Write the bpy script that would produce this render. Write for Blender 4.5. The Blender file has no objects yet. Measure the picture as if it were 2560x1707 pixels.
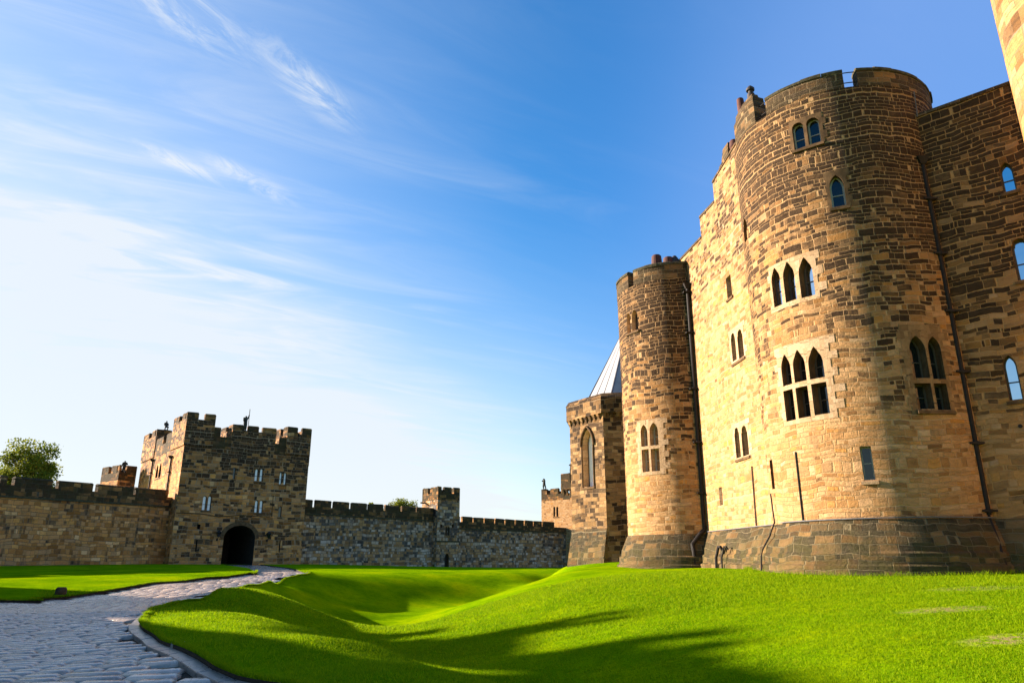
import bpy, bmesh, math, random
import numpy as np
from mathutils import Vector, Matrix, geometry
R = math.radians
scene = bpy.context.scene

# ------------------------------------------------------------------ camera, world, sun, exposure
EYE = Vector((0, 0, 1.6)); PITCH = R(16.95); FPX = 1790.0
cam_d = bpy.data.cameras.new('camera'); cam = bpy.data.objects.new('camera', cam_d)
scene.collection.objects.link(cam); scene.camera = cam
cam_d.sensor_width = 36; cam_d.lens = FPX / 2560 * 36; cam_d.clip_end = 3000; cam_d.clip_start = .1
cam.location = EYE; cam.rotation_euler = (R(90) + PITCH, 0, 0)

SUN_AZ, SUN_EL = R(160), R(16)          # azimuth measured from +X, counter-clockwise
SDIR = Vector((math.cos(SUN_AZ) * math.cos(SUN_EL), math.sin(SUN_AZ) * math.cos(SUN_EL), math.sin(SUN_EL)))
sun_d = bpy.data.lights.new('sun', 'SUN'); sun_d.energy = 5.0; sun_d.angle = R(.55); sun_d.color = (1, .82, .67)
sun = bpy.data.objects.new('sun', sun_d); scene.collection.objects.link(sun)
sun.rotation_euler = SDIR.to_track_quat('Z', 'Y').to_euler(); sun.location = SDIR * 300

world = bpy.data.worlds.new('World'); scene.world = world; world.use_nodes = True
def build_world():
    nt = world.node_tree; N = nt.nodes; N.clear(); L = nt.links
    def nd(t, **k):
        n = N.new(t)
        for a, b in k.items(): setattr(n, a, b)
        return n
    def put(s, v):
        if hasattr(v, 'links') or isinstance(v, bpy.types.NodeSocket): L.new(v, s)
        else: s.default_value = v
    def m(op, a, b=0.0, c=0.0):
        n = nd('ShaderNodeMath', operation=op); put(n.inputs[0], a); put(n.inputs[1], b); put(n.inputs[2], c); return n.outputs[0]
    def mr(v, a, b, c=0., d=1., it='SMOOTHSTEP'):
        n = nd('ShaderNodeMapRange', interpolation_type=it); put(n.inputs[0], v)
        for i, q in enumerate((a, b, c, d)): put(n.inputs[i + 1], q)
        return n.outputs[0]
    sky = nd('ShaderNodeTexSky', sky_type='NISHITA', sun_disc=False, sun_elevation=SUN_EL, sun_rotation=math.pi / 2 - SUN_AZ,
             air_density=1.0, dust_density=.35, ozone_density=2.0, altitude=50)
    tc = nd('ShaderNodeTexCoord'); sep = nd('ShaderNodeSeparateXYZ'); L.new(tc.outputs['Generated'], sep.inputs[0])
    X, Y, Z = sep.outputs
    den = m('ADD', m('MAXIMUM', Z, 0.0), .15)
    px, py = m('DIVIDE', X, den), m('DIVIDE', Y, den)
    def rot(deg, sx, sy):
        c, s = math.cos(R(deg)), math.sin(R(deg))
        a = m('ADD', m('MULTIPLY', px, c * sx), m('MULTIPLY', py, s * sx))
        b = m('SUBTRACT', m('MULTIPLY', py, c * sy), m('MULTIPLY', px, s * sy))
        cb = nd('ShaderNodeCombineXYZ'); L.new(a, cb.inputs[0]); L.new(b, cb.inputs[1]); return cb.outputs[0]
    def noise(v, sc, det, rough, dist=0.):
        n = nd('ShaderNodeTexNoise'); L.new(v, n.inputs['Vector']); n.inputs['Scale'].default_value = sc
        n.inputs['Detail'].default_value = det; n.inputs['Roughness'].default_value = rough; n.inputs['Distortion'].default_value = dist
        return n.outputs[0]
    veil = mr(noise(rot(24, .6, 1.7), 1.3, 7, .52, .5), .36, .80)
    fine = mr(noise(rot(27, .9, 4.2), 1.6, 10, .60, 1.2), .38, .76)
    left = mr(m('ADD', m('MULTIPLY', px, 1.0), m('MULTIPLY', py, -.12)), .15, -1.25, it='LINEAR')
    left = m('MULTIPLY', left, m('MULTIPLY', mr(px, -3.2, -1.7, .25, 1.), mr(py, -.6, .4, .1, 1.)))
    def patch(cx, cy, rx, ry, deg):          # a wisp of cirrus with its own place in the sky
        c, s = math.cos(R(deg)), math.sin(R(deg))
        dx, dy = m('SUBTRACT', px, cx), m('SUBTRACT', py, cy)
        a = m('DIVIDE', m('ADD', m('MULTIPLY', dx, c), m('MULTIPLY', dy, s)), rx)
        b = m('DIVIDE', m('SUBTRACT', m('MULTIPLY', dy, c), m('MULTIPLY', dx, s)), ry)
        return mr(m('SQRT', m('ADD', m('MULTIPLY', a, a), m('MULTIPLY', b, b))), 1.15, 0.0)
    wn = mr(noise(rot(62, 2.6, 8.0), 1.6, 12, .70, 2.2), .36, .70)
    wis = m('MULTIPLY', wn, m('ADD', patch(-.355, 1.075, .16, .055, 67), m('ADD', patch(-.50, .90, .15, .07, 60),
            m('ADD', patch(-.66, 1.27, .12, .03, 50), patch(-.54, 1.33, .13, .04, 55)))))
    streak = m('MULTIPLY', fine, m('ADD', patch(-.95, 1.62, .55, .07, 23), m('MULTIPLY', patch(-.30, 1.95, .5, .06, 20), .45)))
    cov = m('ADD', m('MULTIPLY', m('ADD', m('MULTIPLY', veil, .50), m('MULTIPLY', fine, .38)), m('MULTIPLY', left, left)),
            m('ADD', m('MULTIPLY', wis, .62), m('MULTIPLY', streak, .6)))
    cov = m('ADD', cov, m('MULTIPLY', m('POWER', left, 1.3), .60))
    cov = m('ADD', cov, mr(Z, .50, .0, 0., .55))
    cov = m('ADD', cov, m('MULTIPLY', m('MULTIPLY', veil, fine), .16))
    cov = m('MINIMUM', cov, .94)
    hs = nd('ShaderNodeHueSaturation'); hs.inputs['Saturation'].default_value = SKY_SAT; hs.inputs['Value'].default_value = SKY_VAL
    hs.inputs['Hue'].default_value = .505
    L.new(sky.outputs[0], hs.inputs['Color'])
    mx = nd('ShaderNodeMix', data_type='RGBA'); put(mx.inputs[0], cov); L.new(hs.outputs[0], mx.inputs[6])
    mx.inputs[7].default_value = CLOUD_COL
    m2 = nd('ShaderNodeMix', data_type='RGBA'); put(m2.inputs[0], m('MULTIPLY', mr(px, -.05, .60), mr(Z, .2, .5, .2, .65))); L.new(mx.outputs[2], m2.inputs[6]); m2.inputs[7].default_value = (1.1, 1.9, 3.9, 1)
    bg = nd('ShaderNodeBackground'); L.new(m2.outputs[2], bg.inputs[0]); bg.inputs[1].default_value = SKY_STR
    out = nd('ShaderNodeOutputWorld'); L.new(bg.outputs[0], out.inputs[0])
SKY_SAT, SKY_VAL, SKY_STR, CLOUD_COL = 1.64, 1.10, .063, (3.45, 3.65, 3.85, 1)
build_world()
scene.view_settings.view_transform = 'Standard'; scene.view_settings.look = 'None'
scene.view_settings.exposure = 2.0; scene.view_settings.gamma = 1
scene.render.engine = 'CYCLES'
scene.cycles.max_bounces = 8; scene.cycles.diffuse_bounces = 4; scene.cycles.use_denoising = True

# ------------------------------------------------------------------ helpers
rng = random.Random(7); nrg = np.random.default_rng(11)
cP, sP = math.cos(PITCH), math.sin(PITCH)
def ray(u, v):
    x = (u - 1280) / FPX; y = -(v - 853.5) / FPX
    return Vector((x, cP - y * sP, sP + y * cP))
def at(u, v, Y):
    d = ray(u, v); return EYE + d * (Y / d.y)
def hit_plane(u, v, O, d2):
    d = ray(u, v); n = Vector((d2[1], -d2[0], 0)); o = Vector((O[0], O[1], 0)) - EYE; o.z = 0
    return EYE + d * (n.dot(o) / n.dot(d))
def hit_cyl(u, v, c, r):
    d = ray(u, v); ox, oy = -c[0], -c[1]
    A = d.x ** 2 + d.y ** 2; B = 2 * (ox * d.x + oy * d.y); C = ox * ox + oy * oy - r * r
    D = B * B - 4 * A * C
    t = (-B - math.sqrt(max(D, 0))) / (2 * A)
    return EYE + d * t

class Frame:
    """a: to the viewer's right along the wall, b: into the wall, z: up."""
    def __init__(s, O, d):
        l = math.hypot(d[0], d[1]); s.O = (O[0], O[1]); s.a = (d[0] / l, d[1] / l); s.b = (-s.a[1], s.a[0])
    def __call__(s, a, b, z): return Vector((s.O[0] + s.a[0] * a + s.b[0] * b, s.O[1] + s.a[1] * a + s.b[1] * b, z))
    def hit(s, u, v, b=0):
        o = s(0, b, 0); p = hit_plane(u, v, (o.x, o.y), s.a)
        return (p.x - s.O[0]) * s.a[0] + (p.y - s.O[1]) * s.a[1], p.z
class CylFrame:
    def __init__(s, c, r): s.c, s.r = c, r
    def hit(s, u, v): return hit_cyl(u, v, s.c, s.r)

def new_bm():
    bm = bmesh.new(); bm.loops.layers.uv.new('UVMap'); return bm
def hexa(bm, P, mi=0):
    """P: 8 points, bottom ring 0-3 then top ring 4-7 (counter-clockwise seen from above)."""
    v = [bm.verts.new(p) for p in P]
    for f in ((3, 2, 1, 0), (4, 5, 6, 7), (0, 1, 5, 4), (1, 2, 6, 5), (2, 3, 7, 6), (3, 0, 4, 7)):
        try: bm.faces.new([v[i] for i in f]).material_index = mi
        except ValueError: pass
def fbox(bm, F, a0, a1, b0, b1, z0, z1, z0b=None, z1b=None, mi=0, top_in=0.0):
    """box in a frame; z may differ at the a1 end (z0b, z1b); top_in tapers the top."""
    z0b = z0 if z0b is None else z0b; z1b = z1 if z1b is None else z1b; t = top_in
    hexa(bm, [F(a0, b0, z0), F(a1, b0, z0b), F(a1, b1, z0b), F(a0, b1, z0),
              F(a0 + t, b0 + t, z1), F(a1 - t, b0 + t, z1b), F(a1 - t, b1 - t, z1b), F(a0 + t, b1 - t, z1)], mi)
def coped(bm, F, a0, a1, b0, b1, z0, z1, z0b=None, z1b=None, cope=.18, ov=.04):
    """merlon: block with a projecting weathered coping"""
    z0b = z0 if z0b is None else z0b; z1b = z1 if z1b is None else z1b
    fbox(bm, F, a0, a1, b0, b1, z0, z1 - cope, z0b, z1b - cope)
    j = [rng.uniform(-.045, .03) for _ in range(4)]
    hexa(bm, [F(a0 - ov, b0 - ov, z1 - cope), F(a1 + ov, b0 - ov, z1b - cope), F(a1 + ov, b1 + ov, z1b - cope), F(a0 - ov, b1 + ov, z1 - cope),
              F(a0 + .05 + j[2], b0 + .10, z1 + j[0]), F(a1 - .05 + j[3], b0 + .10, z1b + j[1]), F(a1 - .05, b1 - .10, z1b + j[2]), F(a0 + .05, b1 - .10, z1 + j[3])])
def arc(bm, c, r0, r1, a0, a1, z0, z1, n=None, mi=0, tin=0.0):
    """ring segment, angles in radians"""
    n = n or max(2, int(abs(a1 - a0) / R(2))); full = abs(abs(a1 - a0) - 2 * math.pi) < 1e-6
    rows = []
    for i in range(n if full else n + 1):
        a = a0 + (a1 - a0) * i / n; ca, sa = math.cos(a), math.sin(a)
        rows.append([bm.verts.new((c[0] + q * ca, c[1] + q * sa, z)) for q, z in ((r0, z0), (r1, z0), (r1 - tin, z1), (r0 + tin, z1))])
    k = len(rows)
    for i in range(k if full else k - 1):
        A, B = rows[i], rows[(i + 1) % k]
        for j in range(4):
            q = (j + 1) % 4; bm.faces.new((A[j], B[j], B[q], A[q])).material_index = mi
    if not full: bm.faces.new(rows[0]).material_index = mi; bm.faces.new(list(reversed(rows[-1]))).material_index = mi
def lathe(bm, c, prof, n=180, mi=0, cap=True):
    rings = [[bm.verts.new((c[0] + r * math.cos(2 * math.pi * i / n), c[1] + r * math.sin(2 * math.pi * i / n), z)) for i in range(n)] for r, z in prof]
    for A, B in zip(rings, rings[1:]):
        for i in range(n): bm.faces.new((A[i], A[(i + 1) % n], B[(i + 1) % n], B[i])).material_index = mi
    if cap: bm.faces.new(list(reversed(rings[0]))); bm.faces.new(rings[-1])
def tube(bm, pts, r, n=8, mi=0):
    pts = [Vector(p) for p in pts]; rings = []
    for i, p in enumerate(pts):
        t = (pts[min(i + 1, len(pts) - 1)] - pts[max(i - 1, 0)]).normalized()
        q = t.to_track_quat('Z', 'Y'); rr = r[i] if isinstance(r, (list, tuple)) else r
        rings.append([bm.verts.new(p + q @ Vector((rr * math.cos(2 * math.pi * k / n), rr * math.sin(2 * math.pi * k / n), 0))) for k in range(n)])
    for A, B in zip(rings, rings[1:]):
        for k in range(n): bm.faces.new((A[k], A[(k + 1) % n], B[(k + 1) % n], B[k])).material_index = mi
    bm.faces.new(list(reversed(rings[0]))).material_index = mi; bm.faces.new(rings[-1]).material_index = mi

def set_uv(me, cyl=None):
    """UVs in metres: u runs along the wall, v is height."""
    if not me.uv_layers: me.uv_layers.new(name='UVMap')
    uv = me.uv_layers[0].data; V = me.vertices
    base = math.atan2(-cyl[1], -cyl[0]) if cyl else 0
    for p in me.polygons:
        n = p.normal
        for li in p.loop_indices:
            co = V[me.loops[li].vertex_index].co
            if cyl and abs(n.z) < .9:
                a = math.atan2(co.y - cyl[1], co.x - cyl[0]) - base
                ca = math.atan2(p.center.y - cyl[1], p.center.x - cyl[0]) - base
                while ca > math.pi: ca -= 2 * math.pi
                while ca < -math.pi: ca += 2 * math.pi
                while a - ca > math.pi: a -= 2 * math.pi
                while a - ca < -math.pi: a += 2 * math.pi
                uv[li].uv = (a * cyl[2] + 50, co.z)
            elif abs(n.z) > .85: uv[li].uv = (co.x, co.y)
            else:
                l = math.hypot(n.x, n.y); uv[li].uv = ((-n.y * co.x + n.x * co.y) / l, co.z)
def finish(name, bm, mats, parent=None, cyl=None, smooth=False, recalc=True):
    if recalc: bmesh.ops.recalc_face_normals(bm, faces=bm.faces)
    me = bpy.data.meshes.new(name); bm.to_mesh(me); bm.free()
    for m_ in (mats if isinstance(mats, (list, tuple)) else [mats]): me.materials.append(m_)
    set_uv(me, cyl)
    if smooth:
        for p in me.polygons: p.use_smooth = True
    o = bpy.data.objects.new(name, me); scene.collection.objects.link(o)
    if parent: o.parent = parent
    return o
def thing(name, label, cat, loc=None, group=None):
    o = bpy.data.objects.new(name, None); scene.collection.objects.link(o); o.empty_display_size = .3
    o['label'] = label; o['category'] = cat
    if group: o['group'] = group
    return o
def tag(o, label, cat, group=None):
    o['label'] = label; o['category'] = cat
    if group: o['group'] = group
    return o
def struct(o): o['kind'] = 'structure'; return o
def carve(o, cutters, cyl=None):
    """cut the window and door openings: cutters is one bmesh"""
    bmesh.ops.recalc_face_normals(cutters, faces=cutters.faces)
    me = bpy.data.meshes.new('opening'); cutters.to_mesh(me); cutters.free()
    for m_ in o.data.materials: me.materials.append(m_)
    for p in me.polygons: p.material_index = min(1, len(o.data.materials) - 1)
    co = bpy.data.objects.new('opening', me); scene.collection.objects.link(co)
    md = o.modifiers.new('cut', 'BOOLEAN'); md.object = co; md.operation = 'DIFFERENCE'; md.solver = 'EXACT'; md.use_self = False
    dg = bpy.context.evaluated_depsgraph_get(); ev = o.evaluated_get(dg)
    nm = bpy.data.meshes.new_from_object(ev); o.modifiers.clear(); old = o.data; o.data = nm; nm.name = old.name
    bpy.data.objects.remove(co); set_uv(nm, cyl); return o
# ------------------------------------------------------------------ materials
class NT:
    def __init__(s, name):
        s.mat = bpy.data.materials.new(name); s.mat.use_nodes = True; s.t = s.mat.node_tree; s.t.nodes.clear(); s.L = s.t.links
        s.out = s.n('ShaderNodeOutputMaterial'); s.b = s.n('ShaderNodeBsdfPrincipled'); s.L.new(s.b.outputs[0], s.out.inputs[0])
    def n(s, t, **k):
        x = s.t.nodes.new(t)
        for a, b in k.items(): setattr(x, a, b)
        return x
    def put(s, sock, v):
        if isinstance(v, bpy.types.NodeSocket): s.L.new(v, sock)
        else: sock.default_value = v
    def m(s, op, a, b=0.0, c=0.0):
        x = s.n('ShaderNodeMath', operation=op); s.put(x.inputs[0], a); s.put(x.inputs[1], b); s.put(x.inputs[2], c); return x.outputs[0]
    def mr(s, v, a, b, c=0., d=1., it='SMOOTHSTEP'):
        x = s.n('ShaderNodeMapRange', interpolation_type=it); s.put(x.inputs[0], v)
        for i, q in enumerate((a, b, c, d)): s.put(x.inputs[i + 1], q)
        return x.outputs[0]
    def xyz(s, a, b, c=0.0):
        x = s.n('ShaderNodeCombineXYZ'); s.put(x.inputs[0], a); s.put(x.inputs[1], b); s.put(x.inputs[2], c); return x.outputs[0]
    def sep(s, v):
        x = s.n('ShaderNodeSeparateXYZ'); s.L.new(v, x.inputs[0]); return x.outputs
    def noise(s, v, sc, det=4, rough=.55, dist=0.):
        x = s.n('ShaderNodeTexNoise'); s.L.new(v, x.inputs['Vector']); x.inputs['Scale'].default_value = sc
        x.inputs['Detail'].default_value = det; x.inputs['Roughness'].default_value = rough; x.inputs['Distortion'].default_value = dist
        return x.outputs[0]
    def rnd(s, a, b, c=0.0):
        x = s.n('ShaderNodeTexWhiteNoise', noise_dimensions='3D'); s.L.new(s.xyz(a, b, c), x.inputs[0]); return x.outputs['Value']
    def mix(s, f, a, b, bt='MIX'):
        x = s.n('ShaderNodeMix', data_type='RGBA', blend_type=bt); s.put(x.inputs[0], f)
        for i, q in ((6, a), (7, b)): s.put(x.inputs[i], q if isinstance(q, bpy.types.NodeSocket) else (*q, 1))
        return x.outputs[2]
    def ramp(s, f, stops, it='LINEAR'):
        x = s.n('ShaderNodeValToRGB'); s.put(x.inputs[0], f); cr = x.color_ramp; cr.interpolation = it
        while len(cr.elements) < len(stops): cr.elements.new(.5)
        for e, (p, c) in zip(cr.elements, stops): e.position = p; e.color = (*c, 1)
        return x.outputs[0]
    def bump(s, h, strength=1., dist=.02, normal=None):
        x = s.n('ShaderNodeBump'); x.inputs['Strength'].default_value = strength; x.inputs['Distance'].default_value = dist
        s.put(x.inputs['Height'], h)
        if normal: s.L.new(normal, x.inputs['Normal'])
        s.L.new(x.outputs[0], s.b.inputs['Normal']); return x.outputs[0]
    def col(s, c): s.put(s.b.inputs['Base Color'], c if isinstance(c, bpy.types.NodeSocket) else (*c, 1))
    def set(s, **k):
        for a, v in k.items(): s.put(s.b.inputs[a.replace('_', ' ')], v)

CREAM = [(.0, (0.283, 0.143, 0.050)), (.2, (0.386, 0.211, 0.081)), (.5, (0.438, 0.257, 0.112)), (.75, (0.490, 0.303, 0.148)), (.93, (0.451, 0.217, 0.054)), (1., (0.540, 0.365, 0.206))]
BROWN = [(.0, (0.290, 0.119, 0.030)), (.25, (0.533, 0.233, 0.067)), (.5, (0.654, 0.308, 0.101)), (.72, (0.507, 0.273, 0.122)), (.88, (0.749, 0.339, 0.081)), (1., (0.847, 0.498, 0.230))]
def masonry(name, sh=.30, sw=.55, pal=CREAM, dark=(.010, .0065, .004), soot=(12., 20., .1, .8), mortar=(.50, .40, .26), mortar_dark=.0,
            mw=.016, bump=.03, moss=None, tall=0.55, blot=.35, side=None, sharp=.30, streak=0.0, seed=0.0, rubble=.04, aspect=None, finew=.55):
    t = NT(name); uvn = t.n('ShaderNodeUVMap'); uvn.uv_map = 'UVMap'
    U, V, _ = t.sep(uvn.outputs[0])
    P = t.n('ShaderNodeNewGeometry').outputs['Position']; PX, PY, PZ = t.sep(P)
    uv3 = t.xyz(U, V, seed)
    sag = t.m('MULTIPLY', t.m('SUBTRACT', t.noise(t.xyz(U, t.m('MULTIPLY', V, .5), seed), .45, 3, .55), .5), .55)
    V = t.m('ADD', V, sag)
    wob = t.noise(uv3, 1.6, 3, .6); wob2 = t.noise(t.xyz(t.m('ADD', U, 31.7), V, seed), 1.6, 3, .6)
    U2 = t.m('ADD', U, t.m('MULTIPLY', t.m('SUBTRACT', wob, .5), rubble * 2.5)); V2 = t.m('ADD', V, t.m('MULTIPLY', t.m('SUBTRACT', wob2, .5), rubble * 1.6))
    # courses of uneven height
    rown = t.noise(t.xyz(0.0, t.m('MULTIPLY', V2, .9 / sh * .3), seed + 5), 1.0, 2, .5)
    v = t.m('ADD', t.m('DIVIDE', V2, sh), t.m('MULTIPLY', rown, tall * 6)); row = t.m('FLOOR', v); fv = t.m('SUBTRACT', v, row)
    rw = t.rnd(row, seed + 1.5)
    u = t.m('ADD', t.m('DIVIDE', U2, t.m('MULTIPLY', t.m('ADD', .62, t.m('MULTIPLY', rw, .8)), sw)), t.m('MULTIPLY', t.rnd(row, seed + 9.1), 37.))
    un = t.noise(t.xyz(t.m('MULTIPLY', u, .8), t.m('MULTIPLY', row, 7.3), seed), 1.0, 1, .5)
    u = t.m('ADD', u, t.m('MULTIPLY', un, 2.5)); colm = t.m('FLOOR', u); fu = t.m('SUBTRACT', u, colm)
    dx = t.m('MULTIPLY', t.m('MINIMUM', fu, t.m('SUBTRACT', 1., fu)), sw); dy = t.m('MULTIPLY', t.m('MINIMUM', fv, t.m('SUBTRACT', 1., fv)), sh)
    dmin = t.m('MINIMUM', dx, dy); gr = t.noise(uv3, 9, 4, .7)
    dmin = t.m('ADD', dmin, t.m('MULTIPLY', t.m('SUBTRACT', gr, .5), .05))
    stone = t.mr(dmin, mw * .35, mw * 1.5)
    r1, r2, r3 = t.rnd(row, colm, seed + 2), t.rnd(row, colm, seed + 3), t.rnd(row, colm, seed + 4)
    c = t.ramp(r1, pal)
    fine = t.noise(t.xyz(t.m('MULTIPLY', U, .6), t.m('MULTIPLY', V, 1.8), t.m('MULTIPLY', r3, 20)), 5.0, 8, .68)
    c = t.mix(finew, c, t.ramp(fine, [(.25, (.16, .13, .10)), (.42, (.7, .64, .56)), (.6, (1.1, 1.05, .98)), (.78, (1.4, 1.36, 1.3))]), 'MULTIPLY')
    big = t.noise(t.xyz(t.m('MULTIPLY', U, .7), V, seed + 7), .33, 5, .6)
    # soot crust: black stones, commoner high on the wall
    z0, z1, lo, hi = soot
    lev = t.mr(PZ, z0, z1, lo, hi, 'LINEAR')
    if side is not None:   # shade painted on a round tower's sunless side: angle from, angle to, amount added
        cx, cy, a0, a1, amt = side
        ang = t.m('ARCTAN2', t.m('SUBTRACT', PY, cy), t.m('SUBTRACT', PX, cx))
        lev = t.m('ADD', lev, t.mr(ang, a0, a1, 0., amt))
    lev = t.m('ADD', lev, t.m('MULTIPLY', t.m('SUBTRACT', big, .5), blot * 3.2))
    if aspect:  # extra soot on the shaded front also paints the sun and shade contrast
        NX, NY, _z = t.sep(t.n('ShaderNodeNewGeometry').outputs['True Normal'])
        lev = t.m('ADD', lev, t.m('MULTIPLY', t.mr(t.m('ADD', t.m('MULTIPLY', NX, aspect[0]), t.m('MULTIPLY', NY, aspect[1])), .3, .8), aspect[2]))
    if streak: 
        st = t.noise(t.xyz(t.m('MULTIPLY', U, 1.6), t.m('MULTIPLY', V, .16), seed), 1.0, 5, .6)
        lev = t.m('ADD', lev, t.m('MULTIPLY', t.mr(st, .5, .68), streak))
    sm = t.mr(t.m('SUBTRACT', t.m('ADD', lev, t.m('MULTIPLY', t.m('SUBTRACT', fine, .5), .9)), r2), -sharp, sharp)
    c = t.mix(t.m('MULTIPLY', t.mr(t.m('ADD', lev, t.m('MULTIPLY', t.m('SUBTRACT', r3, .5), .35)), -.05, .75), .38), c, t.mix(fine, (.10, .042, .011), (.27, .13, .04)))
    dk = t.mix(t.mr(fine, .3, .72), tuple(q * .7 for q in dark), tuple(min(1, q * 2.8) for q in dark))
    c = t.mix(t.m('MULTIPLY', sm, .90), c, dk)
    mc = t.mix(t.m('MULTIPLY', t.mr(lev, .2, 1.), mortar_dark), mortar, tuple(q * 2 for q in dark))
    mc = t.mix(.5, mc, t.ramp(gr, [(.3, (.45, .42, .38)), (.6, (1., 1., 1.))]), 'MULTIPLY')
    c = t.mix(stone, mc, c)
    if moss:
        mz0, mz1, mcol, mamt = moss
        mf = t.m('MULTIPLY', t.mr(PZ, mz0, mz1, mamt, 0., 'LINEAR'), t.mr(t.noise(uv3, 1.3, 6, .7), .35, .62)); c = t.mix(mf, c, mcol)
    t.col(c); t.set(Roughness=.92)
    t.b.inputs['Specular IOR Level'].default_value = .15
    rock = t.noise(uv3, 7., 6, .75)
    h = t.m('ADD', t.m('MULTIPLY', stone, .55), t.m('ADD', t.m('ADD', t.m('MULTIPLY', fine, 1.0), t.m('MULTIPLY', rock, 1.3)), t.m('MULTIPLY', r3, .5)))
    t.bump(h, 1., bump); return t.mat

def plain(name, c, rough=.8, noise_amt=.3, sc=3., metal=0., bump=0., spec=.3, c2=None):
    t = NT(name); g = t.n('ShaderNodeNewGeometry').outputs['Position']; f = t.noise(g, sc, 6, .65)
    c2 = c2 or tuple(q * (1 - noise_amt) for q in c)
    t.col(t.mix(t.mr(f, .3, .7), c2, c)); t.set(Roughness=rough, Metallic=metal)
    t.b.inputs['Specular IOR Level'].default_value = spec
    if bump: t.bump(t.noise(g, sc * 4, 5, .7), 1., bump)
    return t.mat

BT = (15.2, 30.06, 4.35)     # big round tower: centre, radius
MT = (10.1, 42.5, 3.4)       # middle round tower
M = {}
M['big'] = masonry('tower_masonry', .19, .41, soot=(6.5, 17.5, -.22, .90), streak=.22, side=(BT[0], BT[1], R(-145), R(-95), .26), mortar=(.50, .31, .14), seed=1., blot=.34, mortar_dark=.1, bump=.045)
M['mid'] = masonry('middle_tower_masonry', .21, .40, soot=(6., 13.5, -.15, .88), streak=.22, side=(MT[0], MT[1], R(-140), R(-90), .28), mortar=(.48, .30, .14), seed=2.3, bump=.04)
M['link'] = masonry('link_wall_masonry', .20, .38, soot=(7., 19.5, -.32, .42), streak=.2, mortar=(.40, .28, .16), seed=3.1, blot=.30, bump=.035)
M['right'] = masonry('right_wall_masonry', .20, .46, soot=(4.5, 15., .02, .94), mortar=(.46, .26, .10), seed=4.7, blot=.32, bump=.04)
M['far'] = masonry('far_tower_masonry', .42, .9, soot=(14., 30., -.05, .3), finew=.8, mortar=(.30, .20, .12), seed=14.7, blot=.3, bump=.04)
M['oct'] = masonry('turret_masonry', .26, .5, pal=[(.0, (.16, .095, .04)), (.3, (.26, .16, .065)), (.6, (.32, .20, .09)), (1., (.40, .27, .13))], soot=(5., 13., .30, .55), mortar=(.30, .20, .11), seed=5.5, blot=.45, bump=.05, mw=.012)
M['plinth'] = masonry('plinth_masonry', .25, .55, pal=[(.0, (.07, .045, .02)), (.4, (.145, .10, .045)), (.8, (.21, .15, .072)), (1., (.26, .165, .06))], soot=(1.2, 3.2, .45, .72), streak=.3, dark=(.022, .019, .011),
                      mortar=(.20, .16, .09), seed=6.2, blot=.4, bump=.05, moss=(1.2, 3.4, (.075, .07, .015), .55))
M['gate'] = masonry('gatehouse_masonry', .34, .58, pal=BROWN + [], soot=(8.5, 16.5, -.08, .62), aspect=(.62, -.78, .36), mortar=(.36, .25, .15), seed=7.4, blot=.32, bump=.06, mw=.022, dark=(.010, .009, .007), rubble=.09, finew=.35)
M['curt'] = masonry('curtain_masonry', .34, .62, pal=BROWN, soot=(4., 8.5, .0, .26), mortar=(.29, .18, .095), seed=8.9, blot=.38, bump=.06, mw=.02, dark=(.022, .019, .015), streak=.35, rubble=.09, finew=.3)
M['grey'] = masonry('grey_curtain_masonry', .36, .48, pal=[(.0, (.20, .105, .040)), (.25, (.48, .26, .10)), (.45, (.60, .34, .14)), (.62, (.46, .34, .23)), (.8, (.62, .46, .32)), (1., (.68, .56, .45))],
                    soot=(1.5, 7., .12, .42), mortar=(.22, .155, .10), seed=9.9, blot=.38, bump=.07, mw=.026, dark=(.03, .028, .026), streak=.3, rubble=.10, finew=.3)
M['para'] = masonry('parapet_masonry', .36, .62, pal=BROWN, soot=(0., 1., .80, .80), mortar=(.10, .085, .06), seed=10.3, blot=.35, bump=.05, dark=(.011, .010, .007), moss=(0., 60., (.045, .05, .014), .45))
M['keeppara'] = masonry('keep_parapet_masonry', .26, .55, pal=CREAM, soot=(0., 1., .92, .92), mortar=(.30, .22, .12), seed=11.3, blot=.4, bump=.05, dark=(.02, .016, .010), moss=(0., 60., (.05, .048, .014), .25))
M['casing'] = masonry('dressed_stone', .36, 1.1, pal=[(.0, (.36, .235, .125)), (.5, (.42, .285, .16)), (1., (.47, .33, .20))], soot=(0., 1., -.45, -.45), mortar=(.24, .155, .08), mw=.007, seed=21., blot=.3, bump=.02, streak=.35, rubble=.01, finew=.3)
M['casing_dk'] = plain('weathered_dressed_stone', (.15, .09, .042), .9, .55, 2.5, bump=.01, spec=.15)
M['coping'] = plain('coping_stone', (.09, .08, .045), .95, .6, 5., bump=.02, spec=.1)
M['void'] = plain('dark_interior', (.02, .016, .012), .9, .3)
M['lead'] = plain('lead_sheet', (.34, .34, .34), .45, .25, 1.2, spec=.5)
M['leadroll'] = plain('lead_roll', (.10, .11, .13), .5, .3, 2.)
M['iron'] = plain('cast_iron', (.022, .018, .015), .7, .5, 6., spec=.2)
M['ironlt'] = plain('galvanised_strip', (.13, .13, .13), .7, .4, 4.)
M['pot'] = plain('clay_pot', (.09, .032, .022), .8, .4, 5.)
M['dkpot'] = plain('sooty_pot', (.05, .04, .035), .7, .4, 5.)
M['statue'] = plain('statue_stone', (.035, .04, .032), .85, .4, 6., bump=.01)
M['sash'] = plain('painted_sash', (.10, .075, .05), .6, .3, 5.)
M['sashlt'] = plain('pale_glazing_bar', (.42, .38, .30), .6, .2, 5.)
M['wood'] = plain('oak_door', (.035, .022, .014), .7, .5, 6.)
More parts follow.
